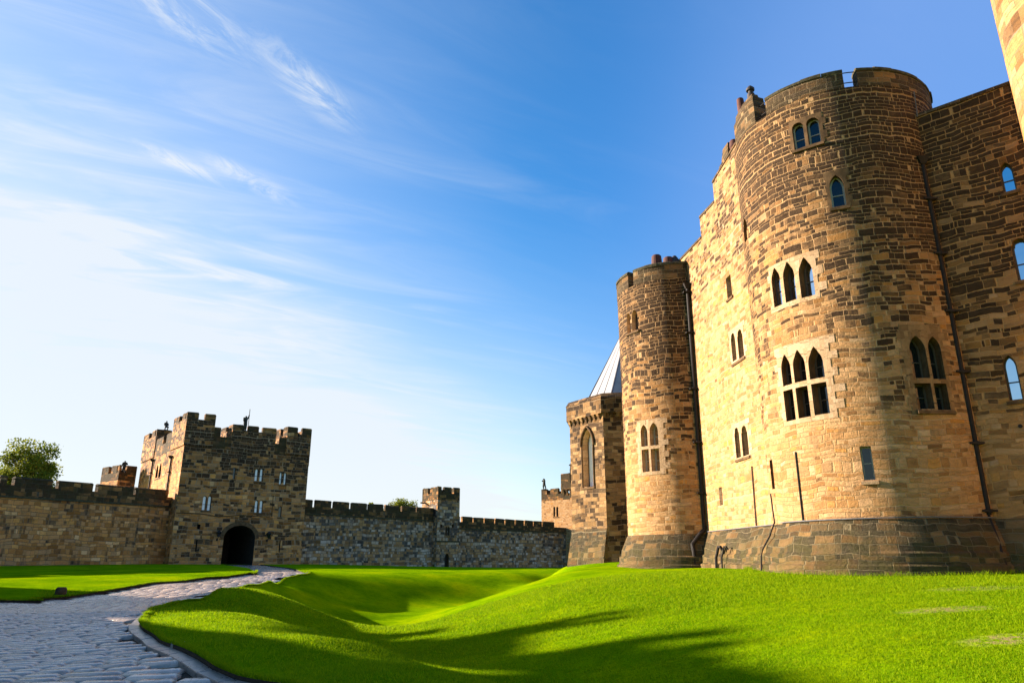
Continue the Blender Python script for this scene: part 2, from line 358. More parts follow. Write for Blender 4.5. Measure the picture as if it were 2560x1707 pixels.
def glass(name, c, rough=.04, spec=.9, metal=0.):
    t = NT(name); g = t.n('ShaderNodeNewGeometry').outputs['Position']
    t.col(c); t.set(Roughness=rough, Metallic=metal); t.b.inputs['Specular IOR Level'].default_value = spec
    t.bump(t.noise(g, 1.2, 2, .5), .25, .02); return t.mat
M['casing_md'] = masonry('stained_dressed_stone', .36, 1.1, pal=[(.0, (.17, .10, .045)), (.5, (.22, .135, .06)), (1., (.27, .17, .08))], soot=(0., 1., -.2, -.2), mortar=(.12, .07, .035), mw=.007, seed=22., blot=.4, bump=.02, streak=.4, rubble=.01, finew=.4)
M['glass'] = glass('dark_glass', (.012, .013, .012), spec=.5)
M['glass_sky'] = glass('sky_reflecting_glass', (.50, .54, .56), .05, .9, 1.)
M['passage'] = plain('shaded_passage_stone', (.05, .036, .024), .95, .5, 3.)  # gateway and opening walls coloured dark to deepen the shade inside
M['blind'] = glass('pale_blind_behind_glass', (.85, .9, .9), .25, .6)
M['soil'] = plain('edge_soil', (.035, .025, .014), .95, .5, 14., bump=.02)

def grass_mat():
    t = NT('lawn_grass'); P = t.n('ShaderNodeNewGeometry').outputs['Position']; X, Y, Z = t.sep(P)
    n1 = t.noise(P, .35, 5, .6); n2 = t.noise(P, 3.2, 6, .7); n3 = t.noise(P, 26., 4, .7)
    c = t.ramp(n1, [(.3, (.075, .17, .001)), (.5, (.145, .265, .001)), (.7, (.25, .33, .001))])
    c = t.mix(.75, c, t.ramp(n2, [(.28, (.45, .62, .4)), (.5, (1., 1., 1.)), (.75, (1.35, 1.18, 1.1))]), 'MULTIPLY')
    c = t.mix(.8, c, t.ramp(n3, [(.3, (.45, .55, .4)), (.5, (1., 1., 1.)), (.7, (1.4, 1.3, 1.4))]), 'MULTIPLY')
    def spot(cx, cy, rx, ry):
        a = t.m('DIVIDE', t.m('SUBTRACT', X, cx), rx); b = t.m('DIVIDE', t.m('SUBTRACT', Y, cy), ry)
        return t.mr(t.m('SQRT', t.m('ADD', t.m('MULTIPLY', a, a), t.m('MULTIPLY', b, b))), 1.2, .2)
    dry = t.m('ADD', t.m('ADD', spot(DRY[0][0], DRY[0][1], 1.15, .55), spot(DRY[1][0], DRY[1][1], .9, .5)), t.m('MULTIPLY', spot(DRY[2][0], DRY[2][1], 1.5, .8), .5))
    dry = t.m('MULTIPLY', dry, t.mr(t.noise(P, 5.5, 6, .75), .42, .60)); c = t.mix(t.m('MINIMUM', t.m('MULTIPLY', dry, 1.2), .85), c, (.30, .22, .10))
    t.col(c); t.set(Roughness=1.); t.b.inputs['Specular IOR Level'].default_value = .0
    t.bump(t.m('ADD', t.m('MULTIPLY', n3, .7), t.m('ADD', n2, t.noise(P, 9., 5, .7))), 1., .05)
    return t.mat
def sett_mat(name, lo, hi, rough, sc=1.):
    t = NT(name); P = t.n('ShaderNodeNewGeometry').outputs['Position']
    at_ = t.n('ShaderNodeAttribute'); at_.attribute_name = 'rnd'
    n = t.noise(P, 9., 6, .65); big = t.noise(P, .4, 4, .6)
    c = t.mix(t.m('ADD', t.m('MULTIPLY', at_.outputs['Fac'], .7), t.m('MULTIPLY', big, .3)), lo, hi)
    c = t.mix(.5, c, t.ramp(n, [(.3, (.5, .5, .5)), (.6, (1.1, 1.1, 1.1))]), 'MULTIPLY'); t.col(c)
    t.set(Roughness=t.mr(n, .3, .7, rough - .08, rough + .14)); t.b.inputs['Specular IOR Level'].default_value = .6
    t.bump(n, .8, .012); return t.mat
M['sett'] = sett_mat('granite_sett', (.24, .185, .145), (.52, .41, .32), .2)
M['kerbst'] = sett_mat('kerb_granite', (.17, .14, .12), (.25, .215, .18), .32)
def leaf_mat(name, c1, c2):
    t = NT(name); at_ = t.n('ShaderNodeAttribute'); at_.attribute_name = 'rnd'
    t.col(t.mix(at_.outputs['Fac'], c1, c2)); t.set(Roughness=.8); t.b.inputs['Specular IOR Level'].default_value = .05
    tr = t.n('ShaderNodeBsdfTranslucent'); t.put(tr.inputs[0], t.mix(at_.outputs['Fac'], tuple(q * 1.3 for q in c1), tuple(q * 1.3 for q in c2)))
    mx = t.n('ShaderNodeMixShader'); mx.inputs[0].default_value = .4; t.L.new(t.b.outputs[0], mx.inputs[1]); t.L.new(tr.outputs[0], mx.inputs[2])
    t.L.new(mx.outputs[0], t.out.inputs[0]); return t.mat
M['leaf'] = leaf_mat('tree_leaf', (.045, .085, .010), (.20, .20, .02))
M['blade'] = leaf_mat('grass_blade', (.075, .18, .001), (.25, .33, .002))
M['bark'] = plain('bark', (.09, .065, .04), .95, .5, 4., bump=.03)
# ------------------------------------------------------------------ terrain
PTS = [ # x, y, z : road, yard and wall feet
 (0,0,0),(-10,2,0),(-10,10,0),(-3.7,10.7,.0),(-20,12,0),(-9.7,19.5,.02),(-7,15,.0),(-20,20,.02),(-30,15,.05),(-45,10,.2),(-60,20,.5),
 (-20,28,.10),(-13,27,.08),(-12.9,31.5,.15),(-15,40,.38),(-25,40,.52),(-35,37,.55),(-50,40,.8),
 (-22,52,.62),(-30,55,.68),(-38,55,.75),(-27,68,.86),(-20,66,.84),
 (-46.3,67.7,.98),(-39,83.3,1.06),(-37.5,81.8,1.05),(-31.5,87.7,1.0),(-26,93,1.0),(-18,98,.8),(-11,104,.62),(-3,110,.45),(7.6,118,.33),(20,120,.4),(-60,100,1.),(-20,130,.9),(40,130,.5),
 (-10,90,.7),(0,95,.55),(8,95,.6),(0,80,.6),(-10,75,.65),(8,75,.8),(-3,68,.62),(6,66,.75),(-9,58,.60),(-2.6,62,.58),
 # left lip of the ditch
 (-10.6,31,.34),(-12,37,.50),(-12,44,.62),(-2.6,11.2,.05),(-13,52,.62),
 # ditch floor
 (-8.8,21.2,.20),(-6.6,19.2,.18),(-4.6,16.4,.14),(-2.6,13.6,.10),(-1.2,11,.06),(-6.3,24.8,-1.0),(-4.0,21,-.9),(-1.6,17.6,-.85),(.6,14.4,-.95),(-.8,12.2,-.3),(-2.2,15,-.35),(-4.3,18.4,-.3),(2.2,11,-.6),(-10.2,28.5,.38),(-6.0,33,-1.35),(-6.2,40,-1.25),(-3.4,46,-1.15),(1,51,-.95),(4,56,-.5),
 (-7.0,27,-.75),(-9,36,-.75),(-9.5,42,-.6),(-7,48,-.35),(-2,54,-.35),(-9,51,.42),(-4.5,56.5,.42),(1,59,.35),
 # mound towards the keep
 (-1.2,28,-.35),(-2.0,36,-.45),(.2,42,-.1),(3,47,.55),(1.6,26,.25),(1.6,33,.45),(2.2,38,.72),(3.4,42,1.0),
 (2.6,18,-.35),(5,22,.38),(4.6,29,.82),(5.2,35,.98),(7,40,1.06),(9,38.5,1.10),(5.6,45,1.06),(5,49,1.15),(3.8,53,1.05),
 (8.6,30,1.0),(9,24,.78),(12,25,.93),(6,14,.0),(8,12,.15),(10,17,.52),(14,21,.86),(17,20.5,.90),(13,14,.58),(22,18,.92),(18,12,.72),(28,15,1.0),
 (3,8,-.3),(6,6,.0),(15,30,1.2),(20,40,1.2),(12,50,1.1),(40,30,1.3),(30,0,.8),(10,0,.2),(40,80,1.),(-100,60,1.),(-90,0,.6),(0,-30,0),(60,-20,1),(-60,-30,.3),(0,180,0),(120,120,0),(-120,160,0)]
TP = np.array(PTS, float)
def _tps(r2): return np.where(r2 > 1e-9, r2 * np.log(np.maximum(r2, 1e-9)) * .5, 0)
def _fit():
    n = len(TP); X = TP[:, :2] / 20; K = _tps(((X[:, None] - X[None]) ** 2).sum(-1)) + np.eye(n) * 2e-4
    Pm = np.c_[np.ones(n), X]; A = np.block([[K, Pm], [Pm.T, np.zeros((3, 3))]])
    return X, np.linalg.solve(A, np.r_[TP[:, 2], 0, 0, 0])
_TX, _TW = _fit()
def terr(xy):
    xy = np.atleast_2d(np.asarray(xy, float)); q = xy / 20; out = np.empty(len(q))
    for i in range(0, len(q), 20000):
        b = q[i:i + 20000]; out[i:i + 20000] = _tps(((b[:, None] - _TX[None]) ** 2).sum(-1)) @ _TW[:-3] + _TW[-3] + b @ _TW[-2:]
    rr = np.hypot(xy[:, 0], xy[:, 1] - 50); f = np.clip((rr - 110) / 80, 0, 1)
    return out * (1 - f)
def gz(x, y): return float(terr([(x, y)])[0])
def hit_ground(u, v, off=0., t0=5):
    d = ray(u, v); t = np.arange(t0, 160, .1) / d.y
    P = np.c_[EYE.x + d.x * t, EYE.y + d.y * t]; z = EYE.z + d.z * t; g = terr(P) + off
    i = int(np.argmax(z < g)); 
    if i == 0: i = 1
    a = (z[i - 1] - g[i - 1]) / ((z[i - 1] - g[i - 1]) - (z[i] - g[i]) + 1e-9)
    return P[i - 1] + (P[i] - P[i - 1]) * a
DRY = [hit_ground(2370, 1535), hit_ground(2530, 1612), hit_ground(2440, 1480)]
M['grass'] = grass_mat()

def smooth_line(pts, n=6):
    pts = [np.array(p, float) for p in pts]; out = []
    for i in range(len(pts) - 1):
        p0, p1, p2, p3 = pts[max(i - 1, 0)], pts[i], pts[i + 1], pts[min(i + 2, len(pts) - 1)]
        for k in range(n):
            t = k / n; out.append(.5 * ((2 * p1) + (p2 - p0) * t + (2 * p0 - 5 * p1 + 4 * p2 - p3) * t * t + (3 * p1 - p0 - 3 * p2 + p3) * t ** 3))
    out.append(pts[-1]); return out
GO = Frame((-37.5, 81.8), (.78, .625))           # gatehouse front: corner and direction
right_px = [(600,1707),(520,1668),(437,1625),(390,1600),(355,1576),(352,1560),(372,1540),(398,1528),(450,1512),(521,1497),(595,1476),(660,1463),(705,1455),(745,1442),(772,1434),(745,1428),(700,1419),(665,1414)]
left_px = [(0,1506),(80,1503),(164,1497),(225,1488),(283,1479),(350,1467),(417,1459),(500,1450),(565,1445),(620,1437),(643,1431),(625,1424),(595,1418),(560,1413.5)]
RIGHT = [hit_ground(*p) for p in right_px]; LEFT = [hit_ground(*p) for p in left_px]
gR, gL = GO(10.3, .6, 0), GO(6.0, .6, 0)
RIGHT = smooth_line([(4, 1), (.2, 6.5)] + [tuple(p) for p in RIGHT]) + [np.array((gR.x, gR.y))]
LEFT = smooth_line([(-60, 27), (-35, 27.6)] + [tuple(p) for p in LEFT]) + [np.array((gL.x, gL.y))]
ROAD = RIGHT + LEFT[::-1] + [np.array((-60, -6)), np.array((4, -6))]
RP = np.array(ROAD)
def in_road(P):
    P = np.atleast_2d(P); x, y = P[:, 0], P[:, 1]; ins = np.zeros(len(P), bool); n = len(RP)
    for i in range(n):
        a, b = RP[i], RP[(i + 1) % n]; c = (a[1] > y) != (b[1] > y)
        with np.errstate(divide='ignore', invalid='ignore'): xs = (b[0] - a[0]) * (y - a[1]) / (b[1] - a[1]) + a[0]
        ins ^= c & (x < xs)
    return ins
def seg_dist(P, line):
    P = np.atleast_2d(P); best = np.full(len(P), 1e9)
    for a, b in zip(line, line[1:]):
        a, b = np.array(a), np.array(b); d = b - a; t = np.clip(((P - a) @ d) / (d @ d + 1e-9), 0, 1)
        best = np.minimum(best, np.hypot(*(P - a - t[:, None] * d).T))
    return best

def build_ground():
    pts = [tuple(p) for p in ROAD]; n0 = len(pts); edges = [(i, (i + 1) % n0) for i in range(n0)]
    def grid(x0, x1, y0, y1, s, hole=None):
        g = [(x, y) for x in np.arange(x0, x1 + .01, s) for y in np.arange(y0, y1 + .01, s)
             if not (hole and hole[0] - s * .4 < x < hole[1] + s * .4 and hole[2] - s * .4 < y < hole[3] + s * .4)]
        g = np.array(g) + nrg.uniform(-.15, .15, (len(g), 2)) * s; return g
    g = np.vstack([grid(-22, 24, 6, 60, .4), grid(-64, 48, -16, 132, 2., (-22, 24, 6, 60)), grid(-900, 900, -900, 900, 60, (-64, 48, -16, 132)), grid(-200, 200, -120, 240, 12, (-64, 48, -16, 132))])
    d = seg_dist(g, ROAD + [ROAD[0]]); g = g[d > .22]
    allp = pts + [tuple(p) for p in g]
    vs, _, fs, *_r = geometry.delaunay_2d_cdt([Vector(p) for p in allp], edges, [], 0, 1e-5)
    V = np.array([(v.x, v.y) for v in vs]); Z = terr(V); F = np.array(fs)
    cen = V[F].mean(1); ir = in_road(cen)
    def mesh(name, tris, zoff, mat):
        used, inv = np.unique(tris, return_inverse=True); me = bpy.data.meshes.new(name)
        co = np.c_[V[used], Z[used] + zoff]; me.from_pydata(co.tolist(), [], inv.reshape(-1, 3).tolist()); me.materials.append(mat)
        for p in me.polygons: p.use_smooth = True
        o = bpy.data.objects.new(name, me); scene.collection.objects.link(o); me.update()
        if me.polygons[0].normal.z < 0: me.flip_normals()
        return struct(o)
    lawn = mesh('lawn', F[~ir], .10, M['grass']); road = mesh('road', F[ir], -.06, M['soil'])
    # dark cut edge of the turf
    bm = new_bm(); L = ROAD + [ROAD[0]]; zz = terr(L); prev = None
    for p, z in zip(L, zz):
        a, b = bm.verts.new((p[0], p[1], z + .098)), bm.verts.new((p[0], p[1], z - .06))
        if prev: bm.faces.new((prev[0], a, b, prev[1]))
        prev = (a, b)
    struct(finish('turf_edge', bm, M['soil'], recalc=False))
    return lawn, road
build_ground()

def build_setts():
    # rows of granite setts laid across the road, each with a rounded top
    P = []; y = 8.2; r = 0
    while y < 92:
        d = .36 if y < 50 else .5; x = -.72 * y - 3 + nrg.uniform(0, .4)
        x1 = min(-1.0 + .05 * y, 6)
        while x < x1:
            w = nrg.uniform(.42, .95) * (1 if y < 50 else 1.3); P.append((x + w / 2, y, w, d)); x += w
        y += d * nrg.uniform(.93, 1.07); r += 1
    P = np.array(P)
    c = P[:, :2].copy(); c[:, 1] += .06 * (c[:, 0] + 10) + .004 * (c[:, 0] + 10) ** 2 * (c[:, 1] < 60)
    keep = in_road(c) & (seg_dist(c, RIGHT) > .34) & (seg_dist(c, LEFT) > .08); P, c = P[keep], c[keep]
    slope = .06 + .008 * (c[:, 0] + 10)
    n = len(P); Zc = terr(c); eps = .3
    gx = (terr(c + [eps, 0]) - Zc) / eps; gy = (terr(c + [0, eps]) - Zc) / eps
    tx, ty = nrg.normal(0, .008, n), nrg.normal(0, .012, n); hz = nrg.normal(0, .003, n)
    near = P[:, 1] < 24; g = np.where(near, .062, .014); tx *= np.where(near, 1, .3); ty *= np.where(near, 1, .3)
    hx, hy = P[:, 2] / 2 - g * .5, P[:, 3] / 2 - g * .5; bx = np.minimum(.07, hx * .4); by = .06
    rings = [(1, 1, 0, 0, -.10), (1, 1, 0, 0, -.042), (0, 0, 1, 1, .0)]
    verts = np.zeros((n, 12, 3)); cr = [(-1, -1), (1, -1), (1, 1), (-1, 1)]
    jit = nrg.normal(0, .006, (n, 4, 2))
    for k, (_, _, ix, iy, z) in enumerate(rings):
        for q, (sx, sy) in enumerate(cr):
            dx = sx * (hx - ix * bx) + jit[:, q, 0]; dy = sy * (hy - iy * by) + jit[:, q, 1]
            yy = dy + dx * slope
            verts[:, k * 4 + q, 0] = c[:, 0] + dx; verts[:, k * 4 + q, 1] = c[:, 1] + yy
            verts[:, k * 4 + q, 2] = Zc + gx * dx + gy * yy + (z * np.where(near, 1, .14)) + .02 + hz * np.where(near, 1, .3) + (tx * dx + ty * dy if k else 0)
    fs = [(0, 1, 5, 4), (1, 2, 6, 5), (2, 3, 7, 6), (3, 0, 4, 7), (4, 5, 9, 8), (5, 6, 10, 9), (6, 7, 11, 10), (7, 4, 8, 11), (8, 9, 10, 11)]
    faces = (np.array(fs)[None] + (np.arange(n) * 12)[:, None, None]).reshape(-1, 4)
    me = bpy.data.meshes.new('cobbled_road'); me.from_pydata(verts.reshape(-1, 3).tolist(), [], faces.tolist()); me.materials.append(M['sett'])
    a = me.attributes.new('rnd', 'FLOAT', 'FACE'); a.data.foreach_set('value', np.repeat(nrg.random(n), 9))
    for p in me.polygons: p.use_smooth = True
    o = bpy.data.objects.new('cobbled_road', me); scene.collection.objects.link(o); struct(o)
build_setts()

def build_kerb():
    # double line of flat kerb stones along the right edge near the camera
    bm = new_bm(); line = [p for p in RIGHT if p[1] < 27.5]; vals = []
    L = [np.array(line[0])]; 
    for p in line[1:]: L.append(np.array(p))
    seg = []; acc = 0
    for a, b in zip(L, L[1:]):
        seg.append((acc, a, b)); acc += np.hypot(*(b - a))
    def pos(s):
        for s0, a, b in reversed(seg):
            if s >= s0: 
                l = np.hypot(*(b - a)); d = (b - a) / l; return a + d * (s - s0), d
        return L[0], (L[1] - L[0])
    s = 0
    while s < acc - 1.:
        w = rng.uniform(.75, 1.1); q = []
        for ss in (s + .012, s + w - .012):
            p, d = pos(ss); nrm = np.array((-d[1], d[0]))
            if not in_road([p + nrm * .3])[0]: nrm = -nrm
            q.append((p + nrm * .02, p + nrm * .25))
        for (i0, o0), (i1, o1) in [(q[0], q[1])]:
            pts = [i0, i1, o1, o0]; z = [gz(*t) for t in pts]; zt = .035 + rng.uniform(-.004, .004); mid = sum(pts) / 4
            lo = [Vector((t[0], t[1], zz - .06)) for t, zz in zip(pts, z)]; mi = [Vector((t[0], t[1], zz + zt - .012)) for t, zz in zip(pts, z)]
            tp = [Vector((*(t + (mid - t) * .05), zz + zt)) for t, zz in zip(pts, z)]
            va, vb, vc = [[bm.verts.new(x) for x in r_] for r_ in (lo, mi, tp)]
            for A, B in ((va, vb), (vb, vc)):
                for k in range(4): bm.faces.new((A[k], A[(k + 1) % 4], B[(k + 1) % 4], B[k]))
            bm.faces.new(vc)
        s += w
    o = finish('kerb', bm, M['kerbst']); struct(o)
build_kerb()
def small_ground_things():
    p = hit_ground(150, 1493); z = gz(*p) + .08; F = Frame(p, (.95, .3)); bm = new_bm()
    fbox(bm, F, -.2, .2, -.15, .15, z - .1, z + .32, top_in=.02); bmesh.ops.bevel(bm, geom=bm.edges[:], offset=.04, segments=2, affect='EDGES')
    tag(finish('stone_block', bm, M['casing_dk'], smooth=True), 'small square weathered stone block on the lawn edge beside the cobbles', 'stone block')
    p = hit_ground(437, 1622); z = gz(*p); F = Frame(p, (.98, .2)); bm = new_bm()
    fbox(bm, F, -.08, .34, -.02, .14, z + .02, z + .115, top_in=.01)
    tag(finish('drain_slab', bm, M['kerbst']), 'flat pale stone drain slab let into the lawn edge behind the kerb', 'drain cover')
small_ground_things()
def build_blades():
    n = 520000; d = nrg.random(n) ** 1.35
    Y = 8.5 + d * 24; X = nrg.uniform(-.62, .84, n) * Y + nrg.normal(0, .2, n)
    P = np.c_[X, Y]; P = P[~in_road(P)]
    k = (np.hypot(P[:, 0] - BT[0], P[:, 1] - BT[1]) > 5.4) & ~((P[:, 0] > 15.5) & (P[:, 1] > 27.6 - .89 * (P[:, 0] - 15.5) - .8)); P = P[k]
    for (sx, sy), (rx, ry) in zip(DRY, ((1.1, .5), (.9, .45), (1.4, .7))):
        e = ((P[:, 0] - sx) / rx) ** 2 + ((P[:, 1] - sy) / ry) ** 2; P = P[(e > 1.1) | (nrg.random(len(P)) < .25)]
    E = []                       # longer blades hanging over the cut turf edge
    for line, m_ in ((RIGHT, 60000), (LEFT, 26000)):
        A = np.array(line); s = nrg.integers(0, len(A) - 1, m_); t = nrg.random(m_)[:, None]; q = A[s] * (1 - t) + A[s + 1] * t; d = A[s + 1] - A[s]; d /= np.hypot(*d.T)[:, None] + 1e-9
        nn = np.c_[-d[:, 1], d[:, 0]]; o1 = q + nn * .05; ins = in_road(o1); nn[ins] *= -1; q = q + nn * nrg.uniform(-.015, .07, m_)[:, None]; E.append(q[(q[:, 1] < 60) & (q[:, 1] > 8)])
    P = np.vstack([P] + E)
    n = len(P); z = terr(P) + .095
    ds = np.zeros(n); h = nrg.uniform(.018, .055, n) * (1 + .5 * (P[:, 1] > 20)); 
    clump = np.sin(P[:, 0] * 5.1 + np.sin(P[:, 1] * 3.3) * 2) * np.sin(P[:, 1] * 4.7); h *= 1 + .25 * clump
    db = np.hypot(P[:, 0] - BT[0], P[:, 1] - BT[1]); h *= np.where(db < 5.62, 2.4, 1); de = seg_dist(P, RIGHT[:60]); h *= np.where(de < .12, 1.7, 1)
    a = nrg.uniform(0, 2 * np.pi, n); w = nrg.uniform(.004, .009, n) * (P[:, 1] / 12) ** .7; lean = nrg.normal(0, .5, (n, 2)) * h[:, None]
    v = np.zeros((n, 3, 3)); v[:, 0, 0] = P[:, 0] - np.cos(a) * w; v[:, 0, 1] = P[:, 1] - np.sin(a) * w; v[:, 1, 0] = P[:, 0] + np.cos(a) * w; v[:, 1, 1] = P[:, 1] + np.sin(a) * w
    v[:, 2, :2] = P + lean; v[:, :, 2] = z[:, None]; v[:, 2, 2] += h
    me = bpy.data.meshes.new('grass'); me.vertices.add(n * 3); me.vertices.foreach_set('co', v.ravel()); me.loops.add(n * 3)
    me.loops.foreach_set('vertex_index', np.arange(n * 3)); me.polygons.add(n); me.polygons.foreach_set('loop_start', np.arange(n) * 3); me.polygons.foreach_set('loop_total', np.full(n, 3))
    me.update(); me.validate(); me.materials.append(M['blade'])
    at_ = me.attributes.new('rnd', 'FLOAT', 'FACE'); at_.data.foreach_set('value', nrg.random(n))
    o = bpy.data.objects.new('grass', me); scene.collection.objects.link(o); o['kind'] = 'stuff'; o['label'] = 'short bright green grass blades over the near lawn'; o['category'] = 'grass'
build_blades()
# ------------------------------------------------------------------ windows
def profile(kind, w, h):
    """outline (a, z) from bottom left, counter-clockwise; w width, h height"""
    x = w / 2
    if kind == 'rect': return [(-x, 0), (x, 0), (x, h), (-x, h)]
    if kind == 'round': rise = x; f = lambda t: math.sqrt(max(0, 1 - t * t)); N = 8
    elif kind == 'lancet': rise = .95 * w; f = lambda t: (math.sqrt(max(0, 1 - .75 * t * t)) - .5) * 2; N = 7
    elif kind == 'cusp':  # shouldered trefoil head
        rise = .7 * w; N = 12
        f = lambda t: 1.0 - .1 * t if t < .4 else (.78 if t < .55 else .76 * math.sqrt(max(0, 1 - ((t - .55) / .45) ** 2)))
    elif kind == 'ogee':
        rise = 1.25 * w; N = 11
        f = lambda t: 1 - .18 * (t / .45) ** 2 if t < .45 else (.82 - .16 * (t - .45) / .1 if t < .55 else .66 * (1 - (t - .55) / .45) ** .8)
    rise = min(rise, h * .9); s = h - rise
    R_ = [(x * f(i / N), s + rise * i / N) for i in range(N)]
    return [(-x, 0), (x, 0)] + R_ + [(0, h)] + [(-p, q) for p, q in reversed(R_)]
def extrude(bm, F, prof, a0, z0, b0, b1, mi=0, splay=1.0):
    A = [bm.verts.new(F(a0 + p, b0, z0 + q)) for p, q in prof]; B = [bm.verts.new(F(a0 + p * splay, b1, z0 + q)) for p, q in prof]
    n = len(prof)
    bm.faces.new(A).material_index = mi; bm.faces.new(list(reversed(B))).material_index = mi
    for i in range(n): bm.faces.new((A[i], B[i], B[(i + 1) % n], A[(i + 1) % n])).material_index = mi
def ring(bm, F, prof, a0, z0, b0, b1, wx, wz):
    """flat band that follows the outline"""
    h = max(q for _, q in prof); w = max(p for p, _ in prof); sx, sz = (w - wx) / w, (h - 2 * wz) / h
    inn = [(p * sx, wz + q * sz) for p, q in prof]; n = len(prof)
    V = [[bm.verts.new(F(a0 + p, b, z0 + q)) for p, q in pr] for pr, b in ((prof, b0), (inn, b0), (inn, b1), (prof, b1))]
    for k in range(4):
        A, B = V[k], V[(k + 1) % 4]
        for i in range(n): bm.faces.new((A[i], A[(i + 1) % n], B[(i + 1) % n], B[i]))
def local_frame(S, u, v):
    if isinstance(S, Frame): return S
    p = hit_cyl(u, v, S.c, S.r); n = Vector((p.x - S.c[0], p.y - S.c[1])).normalized(); b = -n
    return Frame((p.x, p.y), (b.y, -b.x))
ALLW = []
def window(root, S, cut, lights, depth=.38, gl='glass', sash='sash', kind='lancet', sill=True, bar=.5, casing=None, label=None, minw=0, name='window', extra=None):
    """lights: (u left, u right, v bottom, u tip, v tip[, kind[, v top]]) in photograph pixels, landed on the wall S"""
    mu = sum((l[0] + l[1]) / 2 for l in lights) / len(lights); mv = sum((l[2] + l[4]) / 2 for l in lights) / len(lights)
    F = local_frame(S, mu, mv); bw, bp = new_bm(), new_bm(); ext = []
    for l in lights:
        k = l[5] if len(l) > 5 else kind
        aL, zL = F.hit(l[0], l[2]); aR, _ = F.hit(l[1], l[2]); aT, zT = F.hit(l[3], l[4])
        w = max(aR - aL, minw); a = (aL + aR) / 2
        if k != 'rect': a = (a * 2 + aT) / 3
        pr = profile(k, w, zT - zL); extrude(cut, F, pr, a, zL, -.45, depth); ext.append((a, w, zL, zT))
        extrude(bp, F, [(p * .98, q * .99) for p, q in pr], a, zL + .005, depth - .03, depth + .05)
        ring(bw, F, pr, a, zL, depth - .07, depth - .01, min(.07, w * .14), .05)
        if bar:
            zb = zL + (zT - zL) * (bar if k == 'rect' else bar * .82); fbox(bw, F, a - w / 2 + .01, a + w / 2 - .01, depth - .06, depth - .015, zb - .02, zb + .02)
    wo = finish(name, bw, M[sash], root); 
    if label: wo['label'] = label
    finish('pane', bp, M[gl], wo)
    a0, a1 = min(e[0] - e[1] / 2 for e in ext), max(e[0] + e[1] / 2 for e in ext); z0, z1 = min(e[2] for e in ext), max(e[3] for e in ext)
    if sill:
        bm = new_bm(); hexa(bm, [F(a0 - .1, -.07, z0 - .16), F(a1 + .1, -.07, z0 - .16), F(a1 + .1, .08, z0 - .16), F(a0 - .1, .08, z0 - .16),
                                 F(a0 - .1, -.07, z0 - .05), F(a1 + .1, -.07, z0 - .05), F(a1 + .1, .08, z0 - .003), F(a0 - .1, .08, z0 - .003)])
        finish('sill', bm, M['casing_dk'] if sill == 'dk' else M['casing'], wo)
    return F, (a0, a1, z0, z1), ext
def casing(root, S, F, box, cut_fn, mat='casing', pl=.22, pr=.3, pt=.25, pb=.18, proud=.018, quoin=.34, seed=0):
    """dressed stone surround with long and short blocks, laid on the (curved or flat) wall, cut by the same openings"""
    r_ = random.Random(seed); a0, a1, z0, z1 = box; bm = new_bm(); zs = [z0 - pb]
    while zs[-1] < z1 + pt - .2: zs.append(min(zs[-1] + r_.uniform(.28, .36), z1 + pt))
    rows = []
    for i, (za, zb) in enumerate(zip(zs, zs[1:])):
        e = quoin * (i % 2) * r_.uniform(.5, 1); e2 = quoin * ((i + (seed % 2)) % 2) * r_.uniform(.5, 1); rows.append((za, zb, a0 - pl - e2 * .5, a1 + pr + e))
    for za, zb, xa, xb in rows:
        n = 14 if isinstance(S, CylFrame) else 1
        def pt_(a, b, z):
            p = F(a, 0, z)
            if isinstance(S, CylFrame):
                d = Vector((p.x - S.c[0], p.y - S.c[1])).normalized(); return Vector((S.c[0] + d.x * (S.r - b), S.c[1] + d.y * (S.r - b), z))
            return F(a, b, z)
        cols = [[bm.verts.new(pt_(xa + (xb - xa) * i / n, b, z)) for b, z in ((-proud, za), (.10, za), (.10, zb), (-proud, zb))] for i in range(n + 1)]
        for A, B in zip(cols, cols[1:]):
            for j in range(4): bm.faces.new((A[j], B[j], B[(j + 1) % 4], A[(j + 1) % 4]))
        bm.faces.new(cols[0]); bm.faces.new(list(reversed(cols[-1])))
    # merge the stacked rows into one sound solid
    bmesh.ops.recalc_face_normals(bm, faces=bm.faces)
    o = finish('casing', bm, [M[mat], M[mat]], root, recalc=False); c = new_bm(); cut_fn(c)
    me = bpy.data.meshes.new('opening'); bmesh.ops.recalc_face_normals(c, faces=c.faces); c.to_mesh(me); c.free()
    co = bpy.data.objects.new('opening', me); scene.collection.objects.link(co)
    md = o.modifiers.new('cut', 'BOOLEAN'); md.object = co; md.operation = 'DIFFERENCE'; md.solver = 'EXACT'; md.use_self = True
    ev = o.evaluated_get(bpy.context.evaluated_depsgraph_get()); nm = bpy.data.meshes.new_from_object(ev); o.modifiers.clear(); o.data = nm
    bpy.data.objects.remove(co); set_uv(nm); return o
def copy_cut(F, ext, kinds):
    def fn(c):
        for (a, w, z0, z1), k in zip(ext, kinds): extrude(c, F, profile(k, w, z1 - z0), a, z0, -.45, .5)
    return fn
